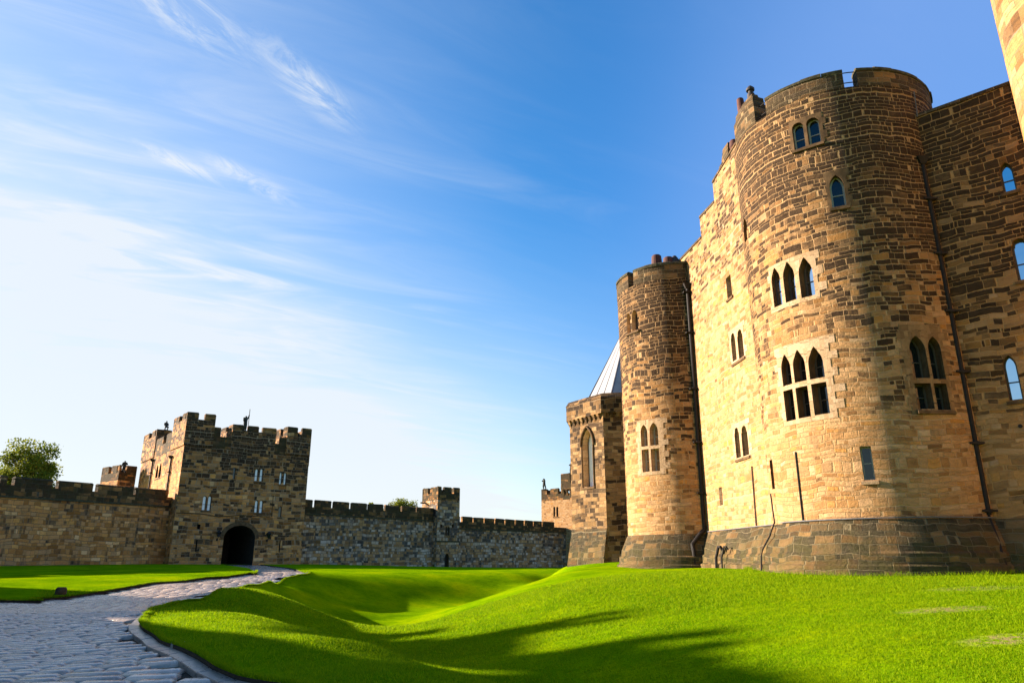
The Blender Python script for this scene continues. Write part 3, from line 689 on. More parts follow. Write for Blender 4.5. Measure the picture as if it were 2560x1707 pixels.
def pipe(root, pts, r, brackets=None, name='drainpipe', mat='iron', hopper=None):
    bm = new_bm(); tube(bm, pts, r, 10); P = [Vector(p) for p in pts]
    if brackets:
        for t in brackets:
            p = P[0].lerp(P[-1], t); bmesh.ops.create_cone(bm, cap_ends=True, segments=10, radius1=r * 1.7, radius2=r * 1.7, depth=.12, matrix=Matrix.Translation(p))
            bmesh.ops.create_cube(bm, size=1, matrix=Matrix.Translation(p) @ Matrix.Diagonal((r * 5.5, r * 3.2, .07, 1)))
    if hopper:
        hexa(bm, [Vector(hopper) + Vector(q) for q in ((-.12, -.1, -.3), (.12, -.1, -.3), (.12, .1, -.3), (-.12, .1, -.3), (-.24, -.2, 0), (.24, -.2, 0), (.24, .2, 0), (-.24, .2, 0))])
    return finish(name, bm, M[mat], root, smooth=False)
def chimney_pot(root, p, h, r0, r1, mat, lean=(0, 0), cap=False):
    bm = new_bm(); n = 16; prof = [(r0 * 1.12, 0), (r0, .06), (r0, h * .55), (r0 * .95, h * .62), (r1 * 1.15, h * .68), (r1, h * .97), (r1 * .8, h), (r1 * .7, h * .9)]
    if cap: prof = [(r0, 0), (r0, h * .4), (r0 * .6, h * .45), (r0 * .6, h * .62), (r1 * 1.5, h * .66), (r1 * 1.5, h * .8), (r1 * .5, h)]
    rg = [[bm.verts.new((p[0] + r * math.cos(2 * math.pi * i / n) + lean[0] * z, p[1] + r * math.sin(2 * math.pi * i / n) + lean[1] * z, p[2] + z)) for i in range(n)] for r, z in prof]
    for A, B in zip(rg, rg[1:]):
        for i in range(n): bm.faces.new((A[i], A[(i + 1) % n], B[(i + 1) % n], B[i]))
    bm.faces.new(rg[-1]); bm.faces.new(list(reversed(rg[0])))
    return finish('chimney_pot', bm, M[mat], root, smooth=False)
def statue(loc, h, yaw, label, pose='stand', group='statues on the parapets'):
    """small weathered stone figure, one continuous body"""
    P = dict(hip=(0, 0, .50), waist=(0, .01, .60), chest=(0, .01, .74), neck=(0, 0, .83), head=(0, -.01, .90), top=(0, 0, .975),
             shl=(-.12, 0, .80), ell=(-.17, -.02, .65), hal=(-.14, -.10, .54), shr=(.12, 0, .80), elr=(.19, -.04, .68), har=(.15, -.15, .72),
             knl=(-.08, -.03, .27), fol=(-.09, 0, .03), tol=(-.10, -.08, .01), knr=(.09, .02, .27), forr=(.12, .05, .03), tor=(.14, -.03, .01))
    if pose == 'spear': P.update(elr=(.20, -.02, .90), har=(.22, -.05, 1.08), ell=(-.20, 0, .66), hal=(-.12, -.02, .55))
    if pose == 'aim': P.update(elr=(.20, -.10, .90), har=(.05, -.16, .92), ell=(-.16, -.10, .72), hal=(-.05, -.16, .80), forr=(.16, .10, .03), knr=(.12, .05, .27))
    if pose == 'crouch': P.update(hip=(0, .02, .24), waist=(0, .0, .36), chest=(0, -.04, .52), neck=(0, -.05, .62), head=(0, -.06, .71), top=(0, -.06, .80), shl=(-.14, -.03, .58), shr=(.14, -.03, .58),
        ell=(-.20, -.06, .42), hal=(-.10, -.16, .34), elr=(.20, -.06, .42), har=(.10, -.18, .40), knl=(-.13, -.20, .28), knr=(.13, -.20, .28), fol=(-.11, -.08, .03), tol=(-.11, -.18, .01), forr=(.11, -.08, .03), tor=(.11, -.18, .01))
    Rr = dict(hip=.12, waist=.11, chest=.14, neck=.05, head=.075, top=.05, shl=.07, ell=.05, hal=.04, shr=.07, elr=.05, har=.04, knl=.075, fol=.045, tol=.04, knr=.075, forr=.045, tor=.04)
    E = [('hip', 'waist'), ('waist', 'chest'), ('chest', 'neck'), ('neck', 'head'), ('head', 'top'), ('chest', 'shl'), ('shl', 'ell'), ('ell', 'hal'), ('chest', 'shr'), ('shr', 'elr'), ('elr', 'har'),
         ('hip', 'knl'), ('knl', 'fol'), ('fol', 'tol'), ('hip', 'knr'), ('knr', 'forr'), ('forr', 'tor')]
    K = list(P); me = bpy.data.meshes.new('statue'); me.from_pydata([tuple(h * q for q in P[k]) for k in K], [(K.index(a), K.index(b)) for a, b in E], [])
    o = bpy.data.objects.new('statue', me); scene.collection.objects.link(o); md = o.modifiers.new('s', 'SKIN'); o.modifiers.new('u', 'SUBSURF').levels = 1
    for i, k in enumerate(K): me.skin_vertices[0].data[i].radius = (Rr[k] * h,) * 2
    me.skin_vertices[0].data[0].use_root = True
    nm = bpy.data.meshes.new_from_object(o.evaluated_get(bpy.context.evaluated_depsgraph_get())); o.modifiers.clear(); o.data = nm; nm.materials.clear(); nm.materials.append(M['statue'])
    o.location = loc; o.rotation_euler = (0, 0, yaw); tag(o, label, 'statue', group)
    bm = new_bm(); bmesh.ops.create_cube(bm, size=1, matrix=Matrix.Translation((0, 0, -.02 * h)) @ Matrix.Diagonal((.42 * h, .36 * h, .06 * h, 1))); finish('base', bm, M['statue'], o)
    if pose == 'spear':
        bm = new_bm(); tube(bm, [(.22 * h, -.05 * h, .0), (.22 * h, -.05 * h, 1.45 * h)], .02 * h, 6); finish('spear', bm, M['statue'], o)
    return o

# ------------------------------------------------------------------ straight curtain walls
def curtain(name, label, P0, P1, gz0, gz1, zs, zc, zm, merl_px, mat, thick=1.6, extend=(0, 0), extra=(), pv=1230, par='para'):
    """zs string course, zc crenel sill, zm merlon top: each (at P0, at P1)"""
    F = Frame(P0, (P1[0] - P0[0], P1[1] - P0[1])); L = math.hypot(P1[0] - P0[0], P1[1] - P0[1]); root = thing(name, label, 'castle wall')
    lin = lambda z, a: z[0] + (z[1] - z[0]) * a / L
    A0, A1 = -extend[0], L + extend[1]; bm = new_bm()
    fbox(bm, F, A0, A1, 0, thick, lin((gz0, gz1), A0) - 1.2, lin(zs, A0), lin((gz0, gz1), A1) - 1.2, lin(zs, A1)); finish('wall', bm, M[mat], root)
    bm = new_bm(); fbox(bm, F, A0, A1, -.14, .45, lin(zs, A0) - .02, lin(zs, A0) + .16, lin(zs, A1) - .02, lin(zs, A1) + .16, top_in=.0); finish('string_course', bm, M['coping'], root)
    bm = new_bm(); fbox(bm, F, A0, A1, -.06, .44, lin(zs, A0) + .16, lin(zc, A0), lin(zs, A1) + .16, lin(zc, A1)); finish('parapet', bm, M[par], root)
    for (u0, u1) in merl_px:
        a0 = F.hit(u0, pv)[0] if not isinstance(u0, tuple) else u0[0]; a1 = F.hit(u1, pv)[0] if not isinstance(u1, tuple) else u1[0]
        bm = new_bm(); coped(bm, F, a0, a1, -.055, .435, lin(zc, a0), lin(zm, a0), lin(zc, a1), lin(zm, a1), cope=.16); finish('merlon', bm, M[par], root)
    return root, F, lin
# left wall
LW = Frame((-46.3, 67.7), (7.3, 15.6)); LL = math.hypot(7.3, 15.6)
def zat(F, u, v): return F.hit(u, v)[1]
zm = (zat(LW, 20, 1189), zat(LW, 400, 1222)); zc_ = (zat(LW, 20, 1211), zat(LW, 400, 1241)); zs_ = (zat(LW, 20, 1243), zat(LW, 400, 1266))
aa = (LW.hit(20, 1200)[0], LW.hit(400, 1230)[0])
ex = lambda z: tuple(z[0] + (z[1] - z[0]) * (q - aa[0]) / (aa[1] - aa[0]) for q in (0, LL))
zm, zc_, zs_ = ex(zm), ex(zc_), ex(zs_)
outs = [((-7.8 - 6.4 * i,), (-2.6 - 6.4 * i,)) for i in range(12)]
curtain('curtain_wall', 'long brown stone wall with dark battlements left of the gatehouse', (-46.3, 67.7), (-39, 83.3), .98, 1.05, zs_, (zc_[0], zc_[1]), zm,
        [((-1.4,), 18), (37, 132), (148, 235), (248, 337), (343, 424)] + outs, 'curt', extend=(84, .6), pv=1200)
# middle wall
d2 = Frame((-26, 93.2), (14.9, 10.7)); z_a = lambda v0, v1: (zat(d2, 760, v0), zat(d2, 1075, v1))
mpx = [(748, 781), (788, 828), (834, 873), (879, 917.5), (922, 958.5), (963.5, 998.5), (1005, 1039.5), (1043, 1100)]
P1m = d2(18.6, 0, 0)
mw = curtain('curtain_wall', 'grey patched stone wall between the gatehouse and the small square tower', (-26, 93.2), (P1m.x, P1m.y), .9, .6, z_a(1285, 1303), z_a(1266, 1281), z_a(1247, 1269), mpx, 'grey', extend=(1.5, 1.5), pv=1262)
# right wall
r2 = Frame((-7.6, 108), (15.2, 10)); z_b = lambda v0, v1: (zat(r2, 1150, v0), zat(r2, 1375, v1))
rpx = [(1120, 1149.5), (1155.5, 1181), (1184.5, 1208.5), (1212, 1235), (1238.5, 1260.5), (1264, 1286.5), (1289.5, 1309), (1312.5, 1332), (1335, 1354), (1357, 1385)]
P1r = r2(20.5, 0, 0)
curtain('curtain_wall', 'distant grey stone wall with small regular battlements right of the square tower', (-7.6, 108), (P1r.x, P1r.y), .4, .35, z_b(1322, 1332), z_b(1304, 1318), z_b(1290, 1305), rpx, 'grey', extend=(6, 2), pv=1300)

# ------------------------------------------------------------------ square turrets and towers
def crenel_box(F, root, a0, a1, b0, b1, zb, zsill, ztop, mat, sides, th=.45, over=0.0, name='turret', pm='para'):
    """box shaft with a parapet ring and merlons; sides: {'f','l','r','k': [(start, end) fractions]}"""
    bm = new_bm(); fbox(bm, F, a0, a1, b0, b1, zb, zsill - 1.0); o1 = finish(name, bm, M[mat], root)
    bm = new_bm(); q = over
    for (x0, x1, y0, y1) in ((a0 - q, a1 + q, b0 - q, b0 + th), (a0 - q, a1 + q, b1 - th, b1 + q), (a0 - q, a0 + th, b0 + th, b1 - th), (a1 - th, a1 + q, b0 + th, b1 - th)):
        fbox(bm, F, x0, x1, y0, y1, zsill - 1.0, zsill)
    fbox(bm, F, a0 + th, a1 - th, b0 + th, b1 - th, zsill - 1.0, zsill - .9)
    finish('parapet', bm, M[pm if pm != 'para' or mat != 'gate' else 'gate'], root)
    W, D = a1 - a0, b1 - b0
    for s, ms in sides.items():
        for (m0, m1) in ms:
            bm = new_bm()
            if s in 'fk': x0, x1 = a0 + W * m0, a0 + W * m1; y0, y1 = (b0 - q, b0 + th) if s == 'f' else (b1 - th, b1 + q)
            else: y0, y1 = b0 + D * m0, b0 + D * m1; x0, x1 = (a0 - q, a0 + th) if s == 'l' else (a1 - th, a1 + q)
            coped(bm, F, x0, x1, y0, y1, zsill, ztop, cope=.2, ov=.03); finish('merlon', bm, M[pm], root)
    return o1

# gatehouse -----------------------------------------------------------
G = GO; ZG = 1.0
gh = thing('gatehouse', 'tall weathered stone gatehouse with a dark arched gateway and four battlemented corner turrets', 'gatehouse')
ah = lambda u, v: G.hit(u, v)
zT = ah(476, 1029)[1]; zTs = ah(502, 1049)[1]; zMs = ah(552, 1091)[1]; zMt = ah(545, 1067)[1]; zCt = ah(620, 1064)[1]; zCs = ah(649, 1080)[1]
zRt = ah(735, 1067)[1]; zRs = ah(749, 1092)[1]; zMs2 = ah(708, 1110)[1]; zMt2 = ah(708, 1093)[1]
aTL = ah(540, 1040)[0]; aC0, aC1 = ah(583, 1062)[0], ah(691, 1080)[0]; aR0, aR1 = ah(717, 1090)[0], ah(777.5, 1090)[0]; aEnd = ah(770, 1180)[0]
GQ = Frame((G.O[0], G.O[1]), (-G.b[0], -G.b[1])); D_, bR, bF = [-GQ.hit(u, v)[0] for u, v in ((371, 1041), (401.6, 1033), (440, 1037))]; zMain = min(zMs, zMs2) - 1.2
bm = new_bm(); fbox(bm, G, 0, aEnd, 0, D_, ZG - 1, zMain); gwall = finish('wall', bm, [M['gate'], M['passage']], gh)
cut = new_bm()
# gateway
def archprof(w, h): return [(-w / 2, 0), (w / 2, 0)] + [(w / 2 * math.cos(t), (h - w / 2 * .82) + w / 2 * .82 * math.sin(t)) for t in [math.pi * i / 16 for i in range(17)]]
gaL, gaR = ah(555, 1380)[0], ah(634, 1380)[0]; gzT = ah(598, 1313)[1]; gw = gaR - gaL; ga = (gaL + gaR) / 2
extrude(cut, G, archprof(gw, gzT - ZG + .15), ga, ZG - .15, -.5, 9)
ex_ = [
 ([(504.5, 514, 1275, 511, 1239), (517.5, 526.5, 1276, 524, 1239)], 'blind', 'round', 'pair of tall white-blinded lights left of the gateway'),
 ([(636.5, 644.5, 1202, 641, 1171), (649, 656.5, 1203, 653, 1171)], 'blind', 'round', 'upper pair of pale blue lights'),
 ([(698, 704, 1210, 702, 1179), (709, 715, 1211, 713, 1180)], 'blind', 'lancet', 'pair of lights in the right turret'),
 ([(636, 644, 1281, 641, 1250), (648, 656, 1282, 653, 1250)], 'blind', 'round', 'pair of lights over the gateway'),
 ([(695, 703, 1292, 701, 1264)], 'glass', 'lancet', 'single pointed light'),
 ([(581, 587, 1197, 584, 1168, 'rect')], 'glass', 'rect', 'narrow dark blocked light')]
for ls, g_, k_, lb in ex_:
    window(gh, G, cut, ls, depth=.2, gl=g_, sash='sash', kind=k_, sill='dk', label=lb, bar=.5)
for (u0, u1, v0, v1) in ((487.5, 490.5, 1348, 1378), (696, 699, 1350, 1380), (492, 500, 1310, 1322)):
    a0, z0 = ah(u0, v1); a1, _ = ah(u1, v1); z1 = ah(u0, v0)[1]; extrude(cut, G, profile('rect', max(a1 - a0, .14), z1 - z0), (a0 + a1) / 2, z0, -.4, .7)
# side face: twin light
GS = Frame((G(0, D_, 0).x, G(0, D_, 0).y), (-G.b[0], -G.b[1]))     # side wall seen from the left
window(gh, GS, cut, [(387.5, 393, 1195, 395, 1160), (395, 400.5, 1194, 402, 1158)], depth=.3, kind='lancet', sill='dk', minw=.42)
carve(gwall, cut)
# dark passage lining and inner door
bm = new_bm(); F = G
fbox(bm, F, ga - gw / 2 + .25, ga + gw / 2 - .25, 8.7, 8.85, ZG - .1, gzT - .05); finish('inner_gate', bm, M['wood'], gh)
bm = new_bm(); pr = archprof(gw + .9, gzT - ZG + .6); pi_ = archprof(gw + .02, gzT - ZG + .16)
A = [bm.verts.new(F(ga + p, -.035, ZG - .15 + q)) for p, q in pr[2:]]; B = [bm.verts.new(F(ga + p, -.035, ZG - .15 + q)) for p, q in pi_[2:]]
A2 = [bm.verts.new(F(ga + p, .02, ZG - .15 + q)) for p, q in pr[2:]]; B2 = [bm.verts.new(F(ga + p, .02, ZG - .15 + q)) for p, q in pi_[2:]]
for i in range(len(A) - 1):
    bm.faces.new((A[i], A[i + 1], B[i + 1], B[i])); bm.faces.new((A[i], A2[i], A2[i + 1], A[i + 1])); bm.faces.new((B[i], B[i + 1], B2[i + 1], B2[i]))
finish('gateway_arch', bm, M['casing_dk'], gh)
# turrets
crenel_box(G, gh, -.12, aTL, -.12, bF, zMain, zTs, zT, 'gate', {'f': [(0, .40), (.62, 1)], 'l': [(.135, .34), (.60, 1)], 'r': [(.3, .55), (.8, 1)], 'k': [(0, .4), (.6, 1)]})
crenel_box(G, gh, -.12, 3.9, bR, D_ + .1, zMain, zTs - .2, zT - .15, 'gate', {'f': [(0, .45), (.62, 1)], 'l': [(.14, .36), (.58, 1)], 'r': [(.3, .6)], 'k': [(0, .4), (.6, 1)]})
crenel_box(G, gh, aR0, aR1, -.15, 3.8, zMain, zRs, zRt, 'gate', {'f': [(0, .42), (.60, 1)], 'l': [(.135, .36), (.6, 1)], 'r': [(.135, .36), (.6, 1)], 'k': [(0, .4), (.6, 1)]})
crenel_box(G, gh, aR0 + 1.0, aR1, 9.2, 13.4, zMain, zRs, zRt, 'gate', {'f': [(0, .42), (.60, 1)], 'l': [(.135, .36), (.6, 1)], 'r': [(.135, .36), (.6, 1)], 'k': [(0, .4), (.6, 1)]})
crenel_box(G, gh, aC0, aC1, -.02, 4.4, zMain, zCs, zCt + .05, 'gate', {'f': [(0, .24), (.345, .59), (.68, 1)], 'l': [(.11, .36), (.58, 1)], 'r': [(.11, .36), (.6, 1)], 'k': [(0, .4), (.6, 1)]})
for q_ in ((aTL, aC0, -.01, .44, zMain, zMs), (aC1, aR0, -.01, .44, zMain, zMs2), (-.02, .43, bF, bR, zMain, zMs - .1), (aEnd - .43, aEnd + .02, 3.8, 9.2, zMain, zMs2)):
    bm = new_bm(); fbox(bm, G, *q_); finish('parapet', bm, M['para'], gh)
for (a0, a1, b0, b1, z0, z1) in ((aTL, ah(553, 1075)[0], -.01, .44, zMs, zMt), (ah(701, 1100)[0], aR0, -.01, .44, zMs2, zMt2), (-.02, .43, bF + .1, bF + (bR - bF) * .36, zMs - .1, zMt - .1), (-.02, .43, bF + (bR - bF) * .55, bR, zMs - .1, zMt - .1)):
    bm = new_bm(); coped(bm, G, a0, a1, b0, b1, z0, z1, cope=.15, ov=.02); finish('merlon', bm, M['para'], gh)
# corbelled right edge, string moulding, pipes on the side face
bm = new_bm(); zc0 = ah(772, 1158)[1]; hexa(bm, [G(aEnd - .05, -.1, zc0 - .35), G(aEnd + .0, -.1, zc0 - .35), G(aEnd + .0, 3.6, zc0 - .35), G(aEnd - .05, 3.6, zc0 - .35), G(aEnd - .05, -.14, zc0 + .2), G(aR1 - .02, -.14, zc0 + .2), G(aR1 - .02, 3.7, zc0 + .2), G(aEnd - .05, 3.7, zc0 + .2)])
fbox(bm, G, aEnd - .05, aR1 - .02, -.14, 3.7, zc0 + .2, zMain); finish('corbel', bm, M['gate'], gh)
bm = new_bm(); tube(bm, [G(0.1, -.05, ah(432, 1281)[1])] + [G(ah(u, v)[0], -.05, ah(u, v)[1]) for u, v in ((470, 1282), (500, 1283), (545, 1291), (600, 1287), (640, 1290), (679, 1291), (683, 1238))], .05, 6); finish('moulding', bm, M['coping'], gh)
for (u, v0, v1) in ((427, 1141, 1232), (381.5, 1149, 1222)):
    a, z1 = GS.hit(u, v0); a = GS.hit(u - 2, (v0 + v1) / 2)[0]; z0 = GS.hit(u - 6, v1)[1] - 1.5
    pipe(gh, [GS(a, -.12, z1 - .2), GS(a, -.12, z0)], .10, [.3, .7], hopper=GS(a, -.18, z1))
for (u, v, lb) in ((543.5, 1338, 'black iron wall lantern left of the gateway'), (668, 1341, 'black iron wall lantern right of the gateway')):
    a, z = ah(u, v); t = thing('wall_lantern', lb, 'wall lantern', group='lanterns beside the gateway')
    bm = new_bm(); tube(bm, [G(a, 0, z - .45), G(a, -.25, z - .4), G(a, -.42, z - .15)], .035, 6); fbox(bm, G, a - .09, a + .09, -.04, .0, z - .6, z - .3); finish('bracket', bm, M['iron'], t)
    bm = new_bm(); hexa(bm, [G(a + x * .12, -.42 + y * .12, z - .15) for x, y in ((-1, -1), (1, -1), (1, 1), (-1, 1))] + [G(a + x * .22, -.42 + y * .22, z + .3) for x, y in ((-1, -1), (1, -1), (1, 1), (-1, 1))]); finish('lamp_glass', bm, M['glass'], t)
    bm = new_bm(); hexa(bm, [G(a + x * .26, -.42 + y * .26, z + .3) for x, y in ((-1, -1), (1, -1), (1, 1), (-1, 1))] + [G(a + x * .05, -.42 + y * .05, z + .58) for x, y in ((-1, -1), (1, -1), (1, 1), (-1, 1))]); finish('hood', bm, M['iron'], t)
p = G(2.6, 9.4, zT - .15); p2 = GS.hit(396, 1032)
st = G(.9, bR + .25, 0); statue((st.x, st.y, zT - .16), 1.5, R(60), 'dark crouching stone figure on the rear left turret of the gatehouse', 'crouch')
st = G(ah(613, 1080)[0], .25, zCs); statue(st, 1.9, R(70), 'dark stone figure raising a spear on the middle parapet of the gatehouse', 'spear')

# small turret behind the left wall --------------------------------------
tw = thing('turret', 'small battlemented stone turret rising behind the left wall beside the gatehouse', 'tower')
c0 = at(299, 1170, 95); T1 = Frame((c0.x, c0.y), (.60, .80)); zt = at(299, 1161, 95).z; zs1 = at(299, 1180, 95).z
wL = abs(T1.hit(343, 1170)[0]); 
crenel_box(T1, tw, 0, wL, 0, 4.9, .2, zs1, zt, 'curt', {'f': [(.0, .12), (.42, 1)], 'l': [(.14, .45), (.62, 1)], 'r': [(.14, .5), (.7, 1)], 'k': [(0, .4), (.6, 1)]}, name='wall')
st = at(310, 1172, 96.5); statue((st.x, st.y, zs1), 1.75, R(40), 'small dark standing stone figure on the turret behind the left wall', 'stand')

# small square tower -------------------------------------------------------
sq = thing('square_tower', 'small square battlemented tower with a little pointed door in the middle of the far wall', 'tower')
T2 = Frame((-10.45, 103), (.80, .60)); w2 = T2.hit(1148.5, 1300)[0]; zt2 = at(1096, 1215, 103).z; zs2 = at(1096, 1231, 103).z
o = crenel_box(T2, sq, 0, w2, 0, 4.4, 0, zs2, zt2, 'grey', {'f': [(0, .16), (.28, .62), (.72, 1)], 'l': [(.12, .5), (.64, 1)], 'r': [(.12, .5), (.7, 1)], 'k': [(0, .4), (.6, 1)]}, name='wall')
o.data.materials.append(M['casing_dk']); cut = new_bm()
window(sq, T2, cut, [(1113.5, 1117.3, 1338, 1116, 1315), (1119.3, 1123.5, 1338, 1121.5, 1315)], depth=.3, kind='lancet', sill=False, bar=0)
aL, z0 = T2.hit(1111, 1416); aR, _ = T2.hit(1122, 1416); zt_ = T2.hit(1118, 1382)[1]
extrude(cut, T2, profile('lancet', aR - aL, zt_ - z0 + .1), (aL + aR) / 2, z0 - .1, -.4, .6)
for u in (1103, 1132):
    a, z = T2.hit(u, 1318); extrude(cut, T2, profile('rect', .3, .42), a, z, -.4, .5)
carve(o, cut)
bm = new_bm(); extrude(bm, T2, profile('lancet', (aR - aL) * .98, zt_ - z0 + .05), (aL + aR) / 2, z0 - .1, .45, .58); finish('door', bm, M['wood'], sq)
bm = new_bm(); za = T2.hit(1120, 1355)[1]; fbox(bm, T2, -.06, w2 + .06, -.09, 0, za, za + .2, top_in=.0); finish('string_course', bm, M['coping'], sq)
TS = Frame((T2(0, 4.4, 0).x, T2(0, 4.4, 0).y), (-T2.b[0], -T2.b[1]))
a, z = TS.hit(1087, 1262); bm = new_bm(); fbox(bm, TS, 3.2, 3.95, -.03, .0, zs2 - 3.2, z); finish('doorway', bm, M['wood'], sq)
a, z = TS.hit(1060, 1257); bm = new_bm(); fbox(bm, TS, .7, .95, -.7, .0, z - .1, z + .1); finish('spout', bm, M['coping'], sq)

# far corner tower ----------------------------------------------------------
ct = thing('corner_tower', 'distant sunlit battlemented corner tower at the end of the far wall', 'tower')
T3 = Frame((4.9, 122), (.745, -.667)); z3 = at(1354, 1223, 122).z; z3s = at(1354, 1237, 122).z
o = crenel_box(T3, ct, 0, 14, 0, 7, -.5, z3s, z3, 'link', {'f': [(0, .085), (.135, .255), (.30, .36)], 'l': [(.1, .4), (.6, 1)]}, name='wall')
o.data.materials.append(M['casing_dk']); cut = new_bm()
window(ct, T3, cut, [(1383.5, 1388, 1291, 1386, 1266), (1391, 1396, 1291, 1393, 1266)], depth=.3, kind='round', sill='dk', bar=0)
carve(o, cut)
a0 = T3.hit(1405, 1190)[0]; zt3 = T3.hit(1410, 1184)[1]; zb3 = T3.hit(1410, 1214)[1]
crenel_box(T3, ct, a0, 13.8, -.35, 4, zb3, zt3 - 1.6, zt3, 'link', {'f': [(0, .2), (.28, .36), (.40, .62), (.7, 1)], 'l': [(.1, .4), (.6, 1)]}, name='stair_turret')
bm = new_bm()
for i in range(12):
    a = a0 + .1 + i * .75; hexa(bm, [T3(a, -.02, zb3 - 1.6), T3(a + .35, -.02, zb3 - 1.6), T3(a + .35, .1, zb3 - 1.6), T3(a, .1, zb3 - 1.6), T3(a, -.34, zb3 - .5), T3(a + .35, -.34, zb3 - .5), T3(a + .35, .1, zb3 - .5), T3(a, .1, zb3 - .5)])
fbox(bm, T3, a0 - .02, 13.8, -.36, .1, zb3 - .5, zb3); finish('corbels', bm, M['para'], ct)
st = T3(.45, .2, z3); statue(st, 1.85, R(-60), 'distant dark stone figure shading its eyes on the far corner tower', 'aim')
st = T3(T3.hit(1429, 1182)[0], -.1, zt3); statue(st, 1.7, R(-30), 'distant dark stone figure beside the octagonal turret roof line', 'aim')

# ------------------------------------------------------------------ octagonal turret with leaded spire
ot = thing('octagonal_turret', 'octagonal stone turret with a tall arched window under a pale pointed leaded roof', 'tower')
O8 = (6.3, 49.0); d8 = Vector((-.54, .84)).normalized(); side = 3.8
f8 = Frame((O8[0] + d8.x * side, O8[1] + d8.y * side), (-d8.x, -d8.y))     # lit face, left to right
apo = side / 2 * (1 + math.sqrt(2)); cc = f8(side / 2, apo, 0); C8 = (cc.x, cc.y)
def octo(bm, r_apo, z0, z1, r2=None, mi=0):
    r2 = r2 or r_apo; base = math.atan2(-f8.b[1], -f8.b[0]); k = 1 / math.cos(math.pi / 8)
    lo = [bm.verts.new((C8[0] + r_apo * k * math.cos(base + math.pi / 8 + i * math.pi / 4), C8[1] + r_apo * k * math.sin(base + math.pi / 8 + i * math.pi / 4), z0)) for i in range(8)]
    hi = [bm.verts.new((C8[0] + r2 * k * math.cos(base + math.pi / 8 + i * math.pi / 4), C8[1] + r2 * k * math.sin(base + math.pi / 8 + i * math.pi / 4), z1)) for i in range(8)]
    for i in range(8): bm.faces.new((lo[i], lo[(i + 1) % 8], hi[(i + 1) % 8], hi[i])).material_index = mi
    bm.faces.new(list(reversed(lo))); bm.faces.new(hi)
    return lo, hi
zo_top = at(1506, 983, 49).z; zo_cor = f8.hit(1500, 1030)[1]
bm = new_bm(); octo(bm, apo, .3, zo_cor); ow = finish('wall', bm, [M['oct'], M['casing']], ot); cut = new_bm()
F_, box_, ex8 = window(ot, f8, cut, [(1458, 1484, 1218, 1470, 1073)], depth=.55, kind='lancet', gl='blind', sash='sash', sill='dk', bar=0)
carve(ow, cut)
bm = new_bm(); octo(bm, apo + .22, zo_cor, zo_top - .35); octo(bm, apo + .26, zo_top - .35, zo_top - .0, apo + .05); finish('parapet', bm, M['oct'], ot)
bm = new_bm()
for k in range(8):     # corbel table under the parapet
    th = math.atan2(-f8.b[1], -f8.b[0]) + k * math.pi / 4; n_ = (math.cos(th), math.sin(th)); Fk = Frame((C8[0] + n_[0] * apo, C8[1] + n_[1] * apo), (-n_[1], n_[0]))
    for j in range(8):
        a = -side / 2 + .05 + j * (side - .05) / 8; 
        hexa(bm, [Fk(a, -.02, zo_cor - .55), Fk(a + .16, -.02, zo_cor - .55), Fk(a + .16, .05, zo_cor - .55), Fk(a, .05, zo_cor - .55), Fk(a - .04, -.23, zo_cor - .12), Fk(a + .20, -.23, zo_cor - .12), Fk(a + .20, .05, zo_cor - .12), Fk(a - .04, .05, zo_cor - .12)])
    fbox(bm, Fk, -side / 2 - .08, side / 2 + .08, -.23, .05, zo_cor - .12, zo_cor + .0)
finish('corbels', bm, M['oct'], ot)
# hood mould and jamb shafts of the tall window
(a_, w_, z0_, z1_) = ex8[0]; bm = new_bm(); pr = profile('lancet', w_ + .30, z1_ - z0_ + .22)[2:]
pts = [f8(a_ + p, -.07, z0_ + q) for p, q in pr]; tube(bm, pts, .075, 8)
for s_ in (-1, 1): tube(bm, [f8(a_ + s_ * (w_ / 2 + .06), -.03, z0_), f8(a_ + s_ * (w_ / 2 + .06), -.03, z1_ - w_)], .06, 8)
finish('hood_mould', bm, M['casing_dk'], ot)
# sloping buttress at the foot of the lit face
bm = new_bm(); zb_ = at(1512, 1319, 49).z
hexa(bm, [f8(-.1, -.55, .6), f8(side, -.55, .6), f8(side, .1, .6), f8(-.1, .1, .6), f8(.0, -.02, zb_), f8(side - .01, -.02, zb_), f8(side - .01, .1, zb_), f8(.0, .1, zb_)])
finish('sloping_base', bm, M['plinth'], ot)
rr = 3.45; zr0 = zo_top - .15; zr1 = 1.6 + 17.9
bm = new_bm(); lo, hi = octo(bm, rr, zr0, zr1, .05); roof = finish('roof', bm, M['lead'], ot)
bm = new_bm(); base = math.atan2(-f8.b[1], -f8.b[0]); k8 = 1 / math.cos(math.pi / 8)
for i in range(8):
    th = base + math.pi / 8 + i * math.pi / 4; tube(bm, [(C8[0] + rr * k8 * math.cos(th), C8[1] + rr * k8 * math.sin(th), zr0), (C8[0], C8[1], zr1)], [.07, .05], 6)
    p0 = Vector((C8[0] + rr * k8 * math.cos(th), C8[1] + rr * k8 * math.sin(th), zr0)); th2 = th + math.pi / 4
    p1 = Vector((C8[0] + rr * k8 * math.cos(th2), C8[1] + rr * k8 * math.sin(th2), zr0)); ap = Vector((C8[0], C8[1], zr1))
    for f_ in (.33, .66):
        q = p0.lerp(p1, f_); tube(bm, [q, q.lerp(ap, .93)], .04, 6)
finish('roof_rolls', bm, M['leadroll'], roof)
bm = new_bm(); tube(bm, [(C8[0], C8[1], zr1 - .1), (C8[0], C8[1], zr1 + 1.2)], .06, 6); bmesh.ops.create_uvsphere(bm, u_segments=10, v_segments=8, radius=.16, matrix=Matrix.Translation((C8[0], C8[1], zr1 + .5))); finish('finial', bm, M['leadroll'], ot)

